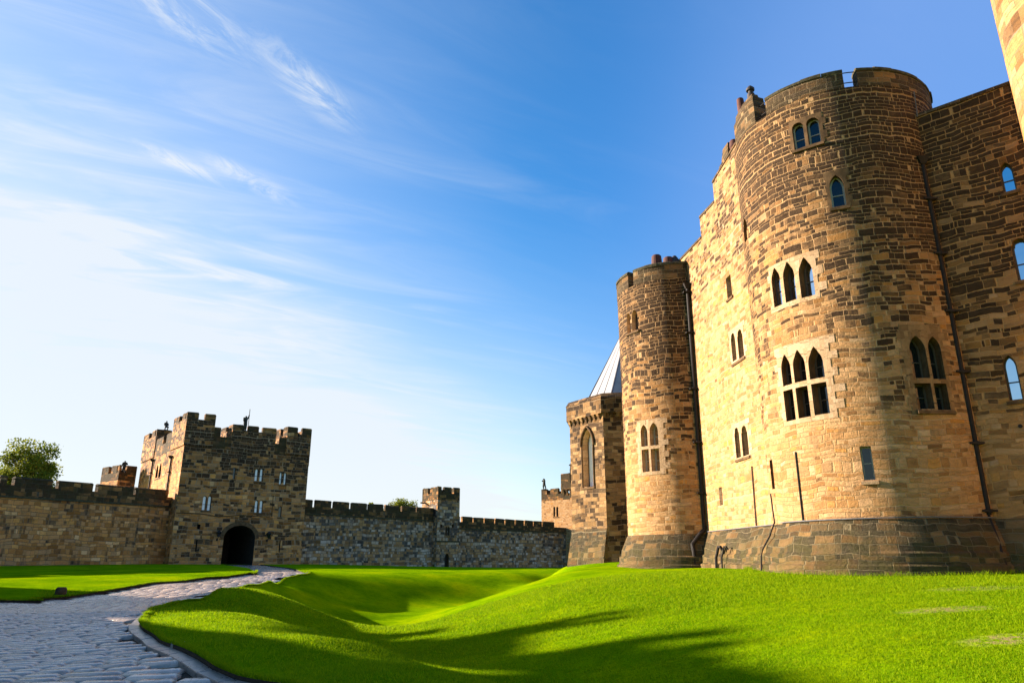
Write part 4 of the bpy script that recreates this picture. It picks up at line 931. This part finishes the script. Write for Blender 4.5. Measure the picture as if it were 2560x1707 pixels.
# ------------------------------------------------------------------ round towers
ZPL = 3.02
def plinth(root, c, r, z0=.4, n=180, ztop=ZPL):
    bm = new_bm(); prof = [(r + .72, z0), (r + .70, ztop - 1.62), (r + .58, ztop - 1.56), (r + .56, ztop - 1.20), (r + .46, ztop - 1.13), (r + .42, ztop - .86), (r + .05, ztop - .04), (r - .2, ztop)]
    lathe(bm, c, prof, n); return finish('plinth', bm, M['plinth'], root, cyl=(c[0], c[1], r + .5))
def az_of(c, p): return math.atan2(p[1] - c[1], p[0] - c[0])
def cap_arc(bm, c, r0, r1, a0, a1, z):
    n = max(1, int(abs(a1 - a0) * r1 / .75))
    for i in range(n):
        s, e = a0 + (a1 - a0) * i / n + .002, a0 + (a1 - a0) * (i + 1) / n - .002; q = rng.uniform(-.03, .035); k = rng.uniform(-.03, .03)
        arc(bm, c, r0, r1 + k, s, e, z - .01, z + .12 + q * .5, n=3); arc(bm, c, r0 + .01, r1 - .01 + k, s, e, z + .12 + q * .5, z + .2 + q, n=3, tin=.10)
def cap_arc_old(bm, c, r0, r1, a0, a1, z): arc(bm, c, r0 + .0, r1, a0, a1, z, z + .12, tin=.0); arc(bm, c, r0 + .01, r1 - .01, a0, a1, z + .12, z + .2, tin=.12)

bc, br = (BT[0], BT[1]), BT[2]; big = thing('round_tower', 'huge sunlit round tower of the keep with many pointed windows', 'tower')
SB = CylFrame(bc, br); zB_top = 1.6 + 20.0 + .05; zB_sill = zB_top - .95
bm = new_bm(); lathe(bm, bc, [(br, 1.0), (br, zB_sill - .3)], 256); bwall = finish('wall', bm, [M['big'], M['casing_dk']], big)
cut = new_bm(); W = {}
W[1] = window(big, SB, cut, [(1984, 2014, 376, 1996, 306), (2020, 2052, 364, 2034, 293)], depth=.30, kind='round', sash='sashlt', sill='dk', label='pair of dark cusped lights high under the parapet')
W[2] = window(big, SB, cut, [(2081, 2118, 519, 2088, 438)], depth=.30, kind='lancet', sash='sashlt', sill='dk', label='single pointed window')
W[3] = window(big, SB, cut, [(1931.5, 1957, 768, 1933, 668), (1964, 1994, 757, 1968, 654), (2003, 2036, 746, 2009, 642)], depth=.42, kind='ogee', gl='glass_sky', sash='sash', sill=False, label='row of three pointed lights')
W[4] = window(big, SB, cut, [(1954, 1981, 965, 1958, 885), (1987, 2018.5, 957, 1993, 874), (2025, 2060, 949, 2033, 865),
     (1962, 1990, 1053, 1959, 976, 'rect'), (1997, 2029, 1046, 1993, 969, 'rect'), (2037, 2073, 1038, 2030, 960, 'rect')], depth=.48, kind='ogee', sash='sash', sill=False, label='tall transomed window of three pointed lights in pale stone')
W[5] = window(big, SB, cut, [(2289, 2327, 944, 2286, 839), (2334, 2367, 947, 2329, 841), (2299, 2337, 1021, 2291, 957, 'rect'), (2345, 2378, 1024, 2337, 958, 'rect')], depth=.42, kind='lancet', sash='sash', sill='dk', label='shaded transomed window of two pointed lights')
W[6] = window(big, SB, cut, [(2160, 2189, 1200, 2151, 1116, 'rect')], depth=.3, sash='sashlt', sill=True, label='narrow upright window near the plinth')
W[7] = window(big, SB, cut, [(1859.5, 1871, 612, 1862, 542)], depth=.4, kind='lancet', minw=.5, sill=False)
W[8] = window(big, SB, cut, [(1930, 1938, 1223, 1925, 1150, 'rect')], depth=.3, sill=False, bar=0, minw=.28)
carve(bwall, cut, (bc[0], bc[1], br))
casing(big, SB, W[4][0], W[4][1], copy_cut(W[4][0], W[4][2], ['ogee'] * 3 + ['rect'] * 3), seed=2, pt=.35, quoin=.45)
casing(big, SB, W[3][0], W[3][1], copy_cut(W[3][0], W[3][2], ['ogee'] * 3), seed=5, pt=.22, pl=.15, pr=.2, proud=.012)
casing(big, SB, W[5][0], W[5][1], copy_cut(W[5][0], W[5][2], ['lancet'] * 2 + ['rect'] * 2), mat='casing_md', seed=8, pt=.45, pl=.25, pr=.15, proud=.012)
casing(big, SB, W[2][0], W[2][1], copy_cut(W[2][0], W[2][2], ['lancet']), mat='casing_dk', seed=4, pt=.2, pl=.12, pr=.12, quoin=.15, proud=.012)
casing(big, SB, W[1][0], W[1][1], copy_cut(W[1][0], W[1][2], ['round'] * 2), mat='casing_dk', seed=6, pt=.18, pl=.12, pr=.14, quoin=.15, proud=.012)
plinth(big, bc, br)
A_ = lambda u, v: az_of(bc, hit_cyl(u, v, bc, br))
pa = A_(2108, 200); pb = A_(2143, 200); pl_ = A_(1914, 262); full = 2 * math.pi
bm = new_bm(); arc(bm, bc, br - .55, br + .01, 0, full, zB_sill - .3, zB_sill, n=256); finish('parapet', bm, M['big'], big, cyl=(bc[0], bc[1], br))
bm = new_bm(); arc(bm, bc, .01, br - .5, 0, full, zB_sill - .28, zB_sill - .2, n=64); finish('roof', bm, M['lead'], big)
c_left = az_of(bc, hit_cyl(1905, 320, bc, br))
for (s0, s1) in ((pl_, pa), (pb, R(-18)), (R(-10), R(60)), (R(68), R(150))):
    bm = new_bm(); arc(bm, bc, br - .5, br + .02, s0, s1, zB_sill, zB_top - .2); finish('merlon', bm, M['keeppara'], big, cyl=(bc[0], bc[1], br))
    bm = new_bm(); cap_arc(bm, bc, br - .54, br + .07, s0 - .003, s1 + .003, zB_top - .2); finish('coping', bm, M['coping'], big, cyl=(bc[0], bc[1], br))
for nm_, (g0, g1) in (('railing', (pa, pb)), ('railing', (pl_ - .12, pl_))):
    for z in (zB_sill + .35, zB_sill + .85):
        bm = new_bm(); tube(bm, [(bc[0] + (br - .2) * math.cos(a), bc[1] + (br - .2) * math.sin(a), z) for a in (g0 - .02, (g0 + g1) / 2, g1 + .02)], .022, 6)
        finish('rail', bm, M['iron'], big)
# chimney stack on the left shoulder of the parapet
ck = (A_(1848, 330) + 0, pl_ - .13); bm = new_bm()
s0, s1 = pl_ - .62, pl_ - .155
zst = zB_sill
arc(bm, bc, br - .75, br + .02, s0, s1, zst, zst + 1.15); arc(bm, bc, br - .72, br - .02, s0 + .04, s1 - .02, zst + 1.15, zst + 1.55, tin=.05); arc(bm, bc, br - .6, br - .1, s0 + .12, s1 - .06, zst + 1.55, zst + 1.8, tin=.1)
stack = finish('chimney_stack', bm, M['keeppara'], big, cyl=(bc[0], bc[1], br))
am = (s0 + s1) / 2
def onr(a, rr_, z): return (bc[0] + rr_ * math.cos(a), bc[1] + rr_ * math.sin(a), z)
chimney_pot(stack, onr(s0 + .12, br - .3, zst + 1.2), 1.15, .19, .16, 'pot', lean=(-.05, 0)); chimney_pot(stack, onr(am + .1, br - .35, zst + 1.7), .75, .17, .13, 'dkpot', cap=True)
# lightning tape on the parapet
p0, p1 = hit_cyl(2285, 230, bc, br + .08), hit_cyl(2294, 292, bc, br + .08); bm = new_bm(); tube(bm, [p0, p1], .025, 6); finish('cable', bm, M['ironlt'], big)

mc, mr_ = (MT[0], MT[1]), MT[2]; mid = thing('round_tower', 'slender darker round tower between the leaded turret and the sunlit keep wall', 'tower')
SM = CylFrame(mc, mr_); zM_top = 1.6 + 16.9; zM_sill = zM_top - 1.05
bm = new_bm(); lathe(bm, mc, [(mr_, 1.0), (mr_, zM_sill - .3)], 220); mwall = finish('wall', bm, [M['mid'], M['casing']], mid); cut = new_bm()
w1 = window(mid, SM, cut, [(1567, 1577, 834, 1570, 782), (1580, 1594, 828, 1586, 774)], depth=.35, kind='lancet', sill='dk', label='high pair of small dark pointed lights', bar=0, gl='void')
w2_ = window(mid, SM, cut, [(1602, 1620, 1116.5, 1609, 1061), (1626, 1646, 1114, 1633, 1056), (1605.6, 1625, 1180, 1603, 1124, 'rect'), (1630, 1650, 1178, 1627, 1122, 'rect')], depth=.45, kind='lancet', sill=False, gl='glass_sky', label='pale stone window of two pointed lights with a transom', sash='sashlt')
w3_ = window(mid, SM, cut, [(1553.5, 1556.5, 990, 1552, 925, 'rect')], depth=.3, sill=False, bar=0, minw=.2)
carve(mwall, cut, (mc[0], mc[1], mr_))
casing(mid, SM, w2_[0], w2_[1], copy_cut(w2_[0], w2_[2], ['lancet'] * 2 + ['rect'] * 2), seed=3, pt=.4, pl=.3, pr=.35, quoin=.3)
plinth(mid, mc, mr_, ztop=2.95)
bm = new_bm(); arc(bm, mc, mr_ - .5, mr_ + .01, 0, full, zM_sill - .3, zM_sill, n=220); finish('parapet', bm, M['mid'], mid, cyl=(mc[0], mc[1], mr_))
bm = new_bm(); arc(bm, mc, .01, mr_ - .45, 0, full, zM_sill - .28, zM_sill - .2, n=64); finish('roof', bm, M['lead'], mid)
B_ = lambda u, v: az_of(mc, hit_cyl(u, v, mc, mr_))
q0, q1 = B_(1571.5, 715), B_(1574.5, 710)
for (s0_, s1_) in ((q1 + .10, R(-20)), (R(150), q0 + 2 * math.pi if q0 < 0 else q0), (R(40), R(120))):
    bm = new_bm(); arc(bm, mc, mr_ - .45, mr_ + .02, s0_, s1_, zM_sill, zM_top - .2); finish('merlon', bm, M['keeppara'], mid, cyl=(mc[0], mc[1], mr_))
    bm = new_bm(); cap_arc(bm, mc, mr_ - .48, mr_ + .06, s0_ - .003, s1_ + .003, zM_top - .2); finish('coping', bm, M['coping'], mid, cyl=(mc[0], mc[1], mr_))
pp = at(1643, 675, 41.2); chimney_pot(mid, (pp.x, pp.y, zM_top - .9), 2.15, .27, .30, 'pot')
pp = at(1672, 670, 40.6); chimney_pot(mid, (pp.x, pp.y, zM_top - .9), 1.75, .30, .30, 'pot')
pp = at(1688, 670, 40.6); chimney_pot(mid, (pp.x, pp.y, zM_top - .9), 1.85, .28, .22, 'dkpot', cap=True)

# ------------------------------------------------------------------ keep wall between the towers
kw = thing('keep_wall', 'bright sunlit stepped keep wall between the slender and the huge round tower', 'castle wall')
KP0, KP1 = (10.10, 41.6), (11.08, 30.2); K = Frame(KP0, (KP1[0] - KP0[0], KP1[1] - KP0[1])); kL = math.hypot(KP1[0] - KP0[0], KP1[1] - KP0[1])
aY = lambda Y: (41.6 - Y) / (41.6 - 30.2) * kL
s1a, s2a, s3a = K.hit(1751, 570)[0], K.hit(1783.5, 480)[0], K.hit(1805, 408)[0]
z1k = K.hit(1752, 598)[1]; z1l = K.hit(1712, 633)[1]; z2k = K.hit(1783, 511)[1]; z2l = K.hit(1750.5, 545)[1]; z3k = K.hit(1804, 410)[1]; z3l = K.hit(1784, 455)[1]
bm = new_bm(); fbox(bm, K, 0, kL, 0, 2.5, .8, z1k - 1.2); kwall = finish('wall', bm, [M['link'], M['casing']], kw); cut = new_bm()
k1 = window(kw, K, cut, [(1819, 1832, 748, 1816, 695, 'rect')], depth=.35, sill='dk', label='small oblong light', bar=0)
k2 = window(kw, K, cut, [(1832, 1843, 905, 1832, 832), (1848, 1862, 898, 1849, 823)], depth=.42, kind='cusp', sill='dk', label='upper pair of pointed lights in the sunlit wall', bar=0)
k3 = window(kw, K, cut, [(1841, 1853, 1146, 1842, 1068), (1858, 1874, 1141, 1860, 1063)], depth=.42, kind='cusp', sill='dk', label='lower pair of pointed lights in the sunlit wall', bar=0)
k4 = window(kw, K, cut, [(1800, 1808, 1263, 1797, 1218, 'rect')], depth=.25, sill=False, bar=0, gl='blind')
carve(kwall, cut)
for w_, kk in ((k2, 'cusp'), (k3, 'cusp')): casing(kw, K, w_[0], w_[1], copy_cut(w_[0], w_[2], [kk] * 2), seed=int(w_[1][2]), pt=.2, pl=.15, pr=.15, quoin=.3, proud=.012)
bm = new_bm()
fbox(bm, K, 0, s1a, .002, .7, z1k - 1.2, z1l, None, z1k); fbox(bm, K, s1a, s2a, .002, .7, z1k - 1.2, z2l, None, z2k); fbox(bm, K, s2a, kL, .002, .7, z1k - 1.2, z3l, None, z3k); finish('parapet', bm, M['link'], kw)
bm = new_bm()
for (a0, a1, za, zb) in ((0, s1a, z1l, z1k), (s1a, s2a, z2l, z2k), (s2a, kL, z3l, z3k)): fbox(bm, K, a0 + .005, a1 - .005, -.05, .75, za, za + .14, zb, zb + .14, top_in=.02)
finish('coping', bm, M['keeppara'], kw)
am_, z_ = K.hit(1797, 430); bm = new_bm(); fbox(bm, K, am_ - .25, am_ + .25, .0, .6, z3l, z3l + .55, top_in=.12); am_ = K.hit(1812, 395)[0]; fbox(bm, K, am_ - .5, am_ + .4, .0, .6, z3k, z3k + .8, top_in=.1); finish('merlon', bm, M['keeppara'], kw)
a, z = K.hit(1823, 388); chimney_pot(kw, K(a, .3, z - .3), 1.15, .2, .2, 'pot')
a, z = K.hit(1724, 622); chimney_pot(kw, K(a, .35, z - .35), .6, .2, .2, 'dkpot')
prof_k = [(.72, .4), (.70, ZPL - 1.62), (.58, ZPL - 1.56), (.56, ZPL - 1.2), (.46, ZPL - 1.13), (.42, ZPL - .86), (.05, ZPL - .04), (-.2, ZPL)]
def flat_plinth(root, F, a0, a1, ztop=ZPL):
    bm = new_bm(); dz = ztop - ZPL; A = [bm.verts.new(F(a0, -p, z + (dz if z > 1 else 0))) for p, z in prof_k]; B = [bm.verts.new(F(a1, -p, z + (dz if z > 1 else 0))) for p, z in prof_k]
    for i in range(len(A) - 1): bm.faces.new((A[i], B[i], B[i + 1], A[i + 1]))
    finish('plinth', bm, M['plinth'], root, recalc=False)
flat_plinth(kw, K, 0, kL)
bm = new_bm(); fbox(bm, K, 1.0, kL - .2, -.09, -.02, ZPL - .02, ZPL + .02); finish('lead_strip', bm, M['ironlt'], kw)
# drainpipe in the corner by the slender tower
aP = K.hit(1768, 1325)[0]; aP2, zP2 = K.hit(1725, 720)
top = K(aP2, -.15, zP2); bot = K(aP, -.15, ZPL + .1); mp = [top, bot]
dp = pipe(kw, [top, bot], .10, [.02, .2, .44, .66, .86], hopper=tuple(top + Vector((0, 0, .25))))
pipe(kw, [bot, bot + Vector((-.25, -.1, -.2)), bot + Vector((-.75, -.25, -.75)), bot + Vector((-.72, -.35, -1.1)), Vector((bot.x - .74, bot.y - .45, 1.1))], .11)
for pxs in ([(1881, 1165), (1893, 1321)],):
    hs = [K.hit(*q) for q in pxs]; bm = new_bm(); tube(bm, [K(a, -.04, z) for a, z in hs], .03, 6); finish('cable', bm, M['iron'], kw)
for pxs in ([(1988, 1129), (2007, 1300)], [(1926, 1234), (1936, 1306)]):
    bm = new_bm(); tube(bm, [hit_cyl(*q, bc, br + .03) for q in pxs], .028, 6); finish('cable', bm, M['iron'], big)
bm = new_bm(); tube(bm, [hit_cyl(1936, 1306, bc, br + .09), hit_cyl(1925, 1338, bc, br + .42), hit_cyl(1908, 1370, bc, br + .56), hit_cyl(1903, 1390, bc, br + .68), hit_cyl(1904, 1425, bc, br + .78)], .035, 6); finish('cable', bm, M['iron'], big)
for (u, r__) in ((1830, .09), (1845, .05)):
    a, z = K.hit(u, 1400); bm = new_bm(); tube(bm, [K(a, -.80, 1.1), K(a, -.78, 1.7), K(a + .12, -.74, 1.95), K(a + .25, -.72, 2.2), K(a + .42, -.68, 2.2), K(a + .45, -.6, 2.05)], r__ * .8, 8); finish('vent_pipe', bm, M['iron'], kw)
bm = new_bm(); arc(bm, bc, br + .03, br + .10, R(-175), R(-60), ZPL - .01, ZPL + .03); finish('lead_strip', bm, M['ironlt'], big)

# ------------------------------------------------------------------ shaded wall to the right, and the tower at the frame edge
rw = thing('keep_wall', 'tall dark shaded wall with three pointed windows right of the huge round tower', 'castle wall')
RW = Frame((16.3, 26.82), (.746, -.665)); zR = RW.hit(2340, 283)[1]; zR2 = RW.hit(2505, 213)[1]; zR = (zR + zR2) / 2
bm = new_bm(); fbox(bm, RW, 0, 12, 0, 2.5, .8, zR); rwall = finish('wall', bm, [M['right'], M['casing_dk']], rw); cut = new_bm()
window(rw, RW, cut, [(2507, 2543, 482, 2514, 405)], depth=.28, kind='lancet', gl='glass_sky', sash='sash', sill='dk', label='upper pointed window')
window(rw, RW, cut, [(2541, 2586, 702, 2552, 594)], depth=.3, kind='cusp', gl='glass_sky', sash='sash', sill='dk', label='cusped window at the frame edge')
window(rw, RW, cut, [(2524, 2560, 1001, 2519, 888)], depth=.28, kind='lancet', gl='glass_sky', sash='sash', sill='dk', label='lower pointed window')
carve(rwall, cut)
bm = new_bm(); fbox(bm, RW, 0, 12, -.06, 2.5, zR, zR + .15, top_in=.03); finish('coping', bm, M['keeppara'], rw)
flat_plinth(rw, RW, 0, 12)
a0_, zt__ = RW.hit(2312, 410); a1_, _ = RW.hit(2474, 1290)
pipe(rw, [RW(.95, -.2, zt__), RW(.95, -.2, ZPL + .1)], .095, [.12, .29, .46, .63, .82, .99], hopper=tuple(RW(.95, -.22, zt__ + .2)))
bm = new_bm(); tube(bm, [RW(.95, -.2, ZPL + .1), RW(1.15, -.55, ZPL - .8), RW(1.2, -.72, 1.9), RW(1.3, -.82, 1.1)], .05, 8); finish('drainpipe', bm, M['iron'], rw)
bm = new_bm(); a_, z_ = RW.hit(2551, 1065); bmesh.ops.create_cone(bm, cap_ends=True, segments=12, radius1=.07, radius2=.07, depth=.06, matrix=Matrix.Translation(RW(a_, 0, z_)) @ Vector((RW.b[0], RW.b[1], 0)).to_track_quat('Z', 'Y').to_matrix().to_4x4()); finish('vent', bm, M['iron'], rw)
rt = thing('round_tower', 'brightly sunlit pale stone tower rising out of the top right corner', 'tower')
c3, r3 = (22.15, 21.62), 3.48
bm = new_bm(); lathe(bm, c3, [(r3, 1), (r3, 26.)], 160); finish('wall', bm, M['far'], rt, cyl=(c3[0], c3[1], r3))
# ------------------------------------------------------------------ trees behind the walls
def tree(loc, h, r, label, n=4500, seed=0, squash=.85, trunk=.35, leaf=.16, crown=None):
    g = np.random.default_rng(seed); root = thing('tree', label, 'tree'); root.location = loc
    bm = new_bm(); r_ = random.Random(seed); ends = []
    tube(bm, [(0, 0, -1), (.1, 0, h * .3), (.05, .1, h * .62)], [trunk, trunk * .7, trunk * .35], 8)
    for i in range(16):
        a = r_.uniform(0, 6.28); z = h * r_.uniform(.28, .6); q = r * r_.uniform(.45, .85); e = (q * math.cos(a), q * math.sin(a), z + h * r_.uniform(.12, .32)); ends.append(e)
        tube(bm, [(0.05, 0, z), (e[0] * .5, e[1] * .5, z + (e[2] - z) * .6), e], [trunk * .35, trunk * .2, .03], 5)
    finish('trunk', bm, M['bark'], root)
    cz, rz = crown or (h * .62, h * .36); k = 46; cc = g.normal(0, 1, (k, 3)); cc /= np.linalg.norm(cc, axis=1)[:, None]; cc *= (g.random(k) ** .4)[:, None] * np.array([r * .8, r * .8, rz]); cc[:, 2] += cz
    cs = g.uniform(.16, .34, k) * r
    idx = g.integers(0, k, n); p = cc[idx] + np.clip(g.normal(0, 1, (n, 3)), -1.6, 1.6) * cs[idx][:, None] * np.array([.62, .62, .5 if crown is None else .5 * rz / r])
    nrm = g.normal(0, 1, (n, 3)); nrm /= np.linalg.norm(nrm, axis=1)[:, None]; t1 = np.cross(nrm, g.normal(0, 1, (n, 3))); t1 /= np.linalg.norm(t1, axis=1)[:, None]; t2 = np.cross(nrm, t1)
    s = g.uniform(.6, 1.3, n)[:, None] * leaf
    v = np.stack([p - t1 * s, p + t2 * s * .6, p + t1 * s, p - t2 * s * .6], 1).reshape(-1, 3)
    me = bpy.data.meshes.new('crown'); me.from_pydata(v.tolist(), [], (np.arange(n * 4).reshape(-1, 4)).tolist()); me.materials.append(M['leaf'])
    a = me.attributes.new('rnd', 'FLOAT', 'FACE'); a.data.foreach_set('value', np.clip(.5 * g.random(k)[idx] + .5 * g.random(n), 0, 1))
    o = bpy.data.objects.new('crown', me); scene.collection.objects.link(o); o.parent = root
q = at(74, 1200, 112); tree((q.x, q.y, 0), 19.2, 5.6, 'round green tree standing behind the left wall', 26000, 3, leaf=.2)
q = at(691, 1250, 125) if False else at(932, 1290, 128); tree((q.x, q.y, 0), 12.3, 2.4, 'small dark treetop showing over the grey wall', 6000, 5)
q = at(995, 1290, 126); tree((q.x, q.y, 0), 12.9, 2.9, 'yellow green treetop behind the grey wall beside the square tower', 9000, 8)
q = at(1030, 1290, 128); tree((q.x, q.y, 0), 11.9, 2.6, 'low green treetop just left of the square tower', 6000, 9)
q = at(1158, 1310, 135); tree((q.x, q.y, 0), 8.6, 1.1, 'tiny dark treetop right of the square tower', 1200, 10)

# ------------------------------------------------------------------ unseen buildings past the left edge of the view, shaped to shade the yard
SU = (math.cos(SUN_AZ), math.sin(SUN_AZ))
def PQ(al, p): return (al * SU[0] - p * SU[1], al * SU[1] + p * SU[0])
def edge_pq(px):
    out = []
    for u, v in px:
        p = hit_ground(u, v, .1); pp = -p[0] * SU[1] + p[1] * SU[0]; al = p[0] * SU[0] + p[1] * SU[1]; q = gz(*p) + .1 - al * math.tan(SUN_EL)
        q += .05
        if not out or (pp > out[-1][0] + .8 and q > out[-1][1]): out.append((pp, q))
    return out
def shade_buildings():
    k = math.tan(SUN_EL); per = (-SU[1], SU[0])
    # unseen tower on the left, its tops shaped to cast the yard shadow
    O = PQ(74, -24.1); B = Frame(O, per); zq = lambda q, al: q + al * k
    t = thing('tower', 'battlemented wall tower out of view on the left, shaped to throw its shadow over the yard', 'tower')
    crenel_box(B, t, 0, 8.1, 0, 8, -1, zq(-4.4, 66), zq(-3.7, 66), 'curt', {'f': [(0, .4), (.6, 1)], 'k': [(0, .12), (.2, .5), (.6, .86)], 'r': [(0, .4), (.6, 1)]}, name='wall')
    crenel_box(B, t, 2.2, 3.5, 5.8, 8.05, zq(-5.4, 66), zq(-1.7, 66), zq(-.9, 66), 'curt', {'k': [(0, .4), (.6, 1)], 'f': [(0, .4), (.6, 1)]})
    crenel_box(B, t, 5.9, 7.7, 5.8, 8.05, zq(-5.4, 66), zq(-1.2, 66), zq(-.2, 66), 'curt', {'k': [(0, .4), (.6, 1)], 'f': [(0, .4), (.6, 1)]})
    fb = new_bm(); fbox(fb, B, 3.5, 5.9, 7.4, 8.04, zq(-4.4, 66), zq(-2.4, 66)); finish('parapet', fb, M['para'], t)
    # unseen wall added on the left, its line fitted to the near shadow
    t = thing('shade_wall', 'wall out of view on the left, its line shaped to shade the near cobbles', 'castle wall')
    zt = 6.5; pq = edge_pq([(0, 1510), (190, 1532), (369, 1558), (476, 1564), (600, 1585), (791, 1625), (983, 1663), (1212, 1707)]); pq.append((pq[-1][0] + 4, pq[-1][1] + 2.2)); P = [PQ((zt - q) / k, p_) for p_, q in pq]
    for a, b in zip(P, P[1:]):
        F = Frame(a, (b[0] - a[0], b[1] - a[1])); L = math.hypot(b[0] - a[0], b[1] - a[1]); fb = new_bm()
        fbox(fb, F, 0, L + .3, -1.4, 0, -.6, zt - .2); finish('wall', fb, M['curt'], t)
        fb = new_bm(); fbox(fb, F, -.02, L + .32, -1.45, .03, zt - .2, zt, top_in=.02); finish('coping', fb, M['coping'], t)
shade_buildings()
for al_, p_, q_, r_, rz_, lb in ((55, -14.4, -1.65, 2.7, .85, 'added unseen tree on the left, crown shaped to shade the lawn'), (57, -11.2, -.85, 2.6, .45, 'second added unseen tree on the left, thin crown shaped to shade the lawn')):  # added trees, crowns flattened and placed to cast shade on the lawn
    x, y = PQ(al_, p_); tree((x, y, 0), 15., r_, lb, 12000, int(al_), leaf=.3, crown=(q_ + al_ * math.tan(SUN_EL), rz_))
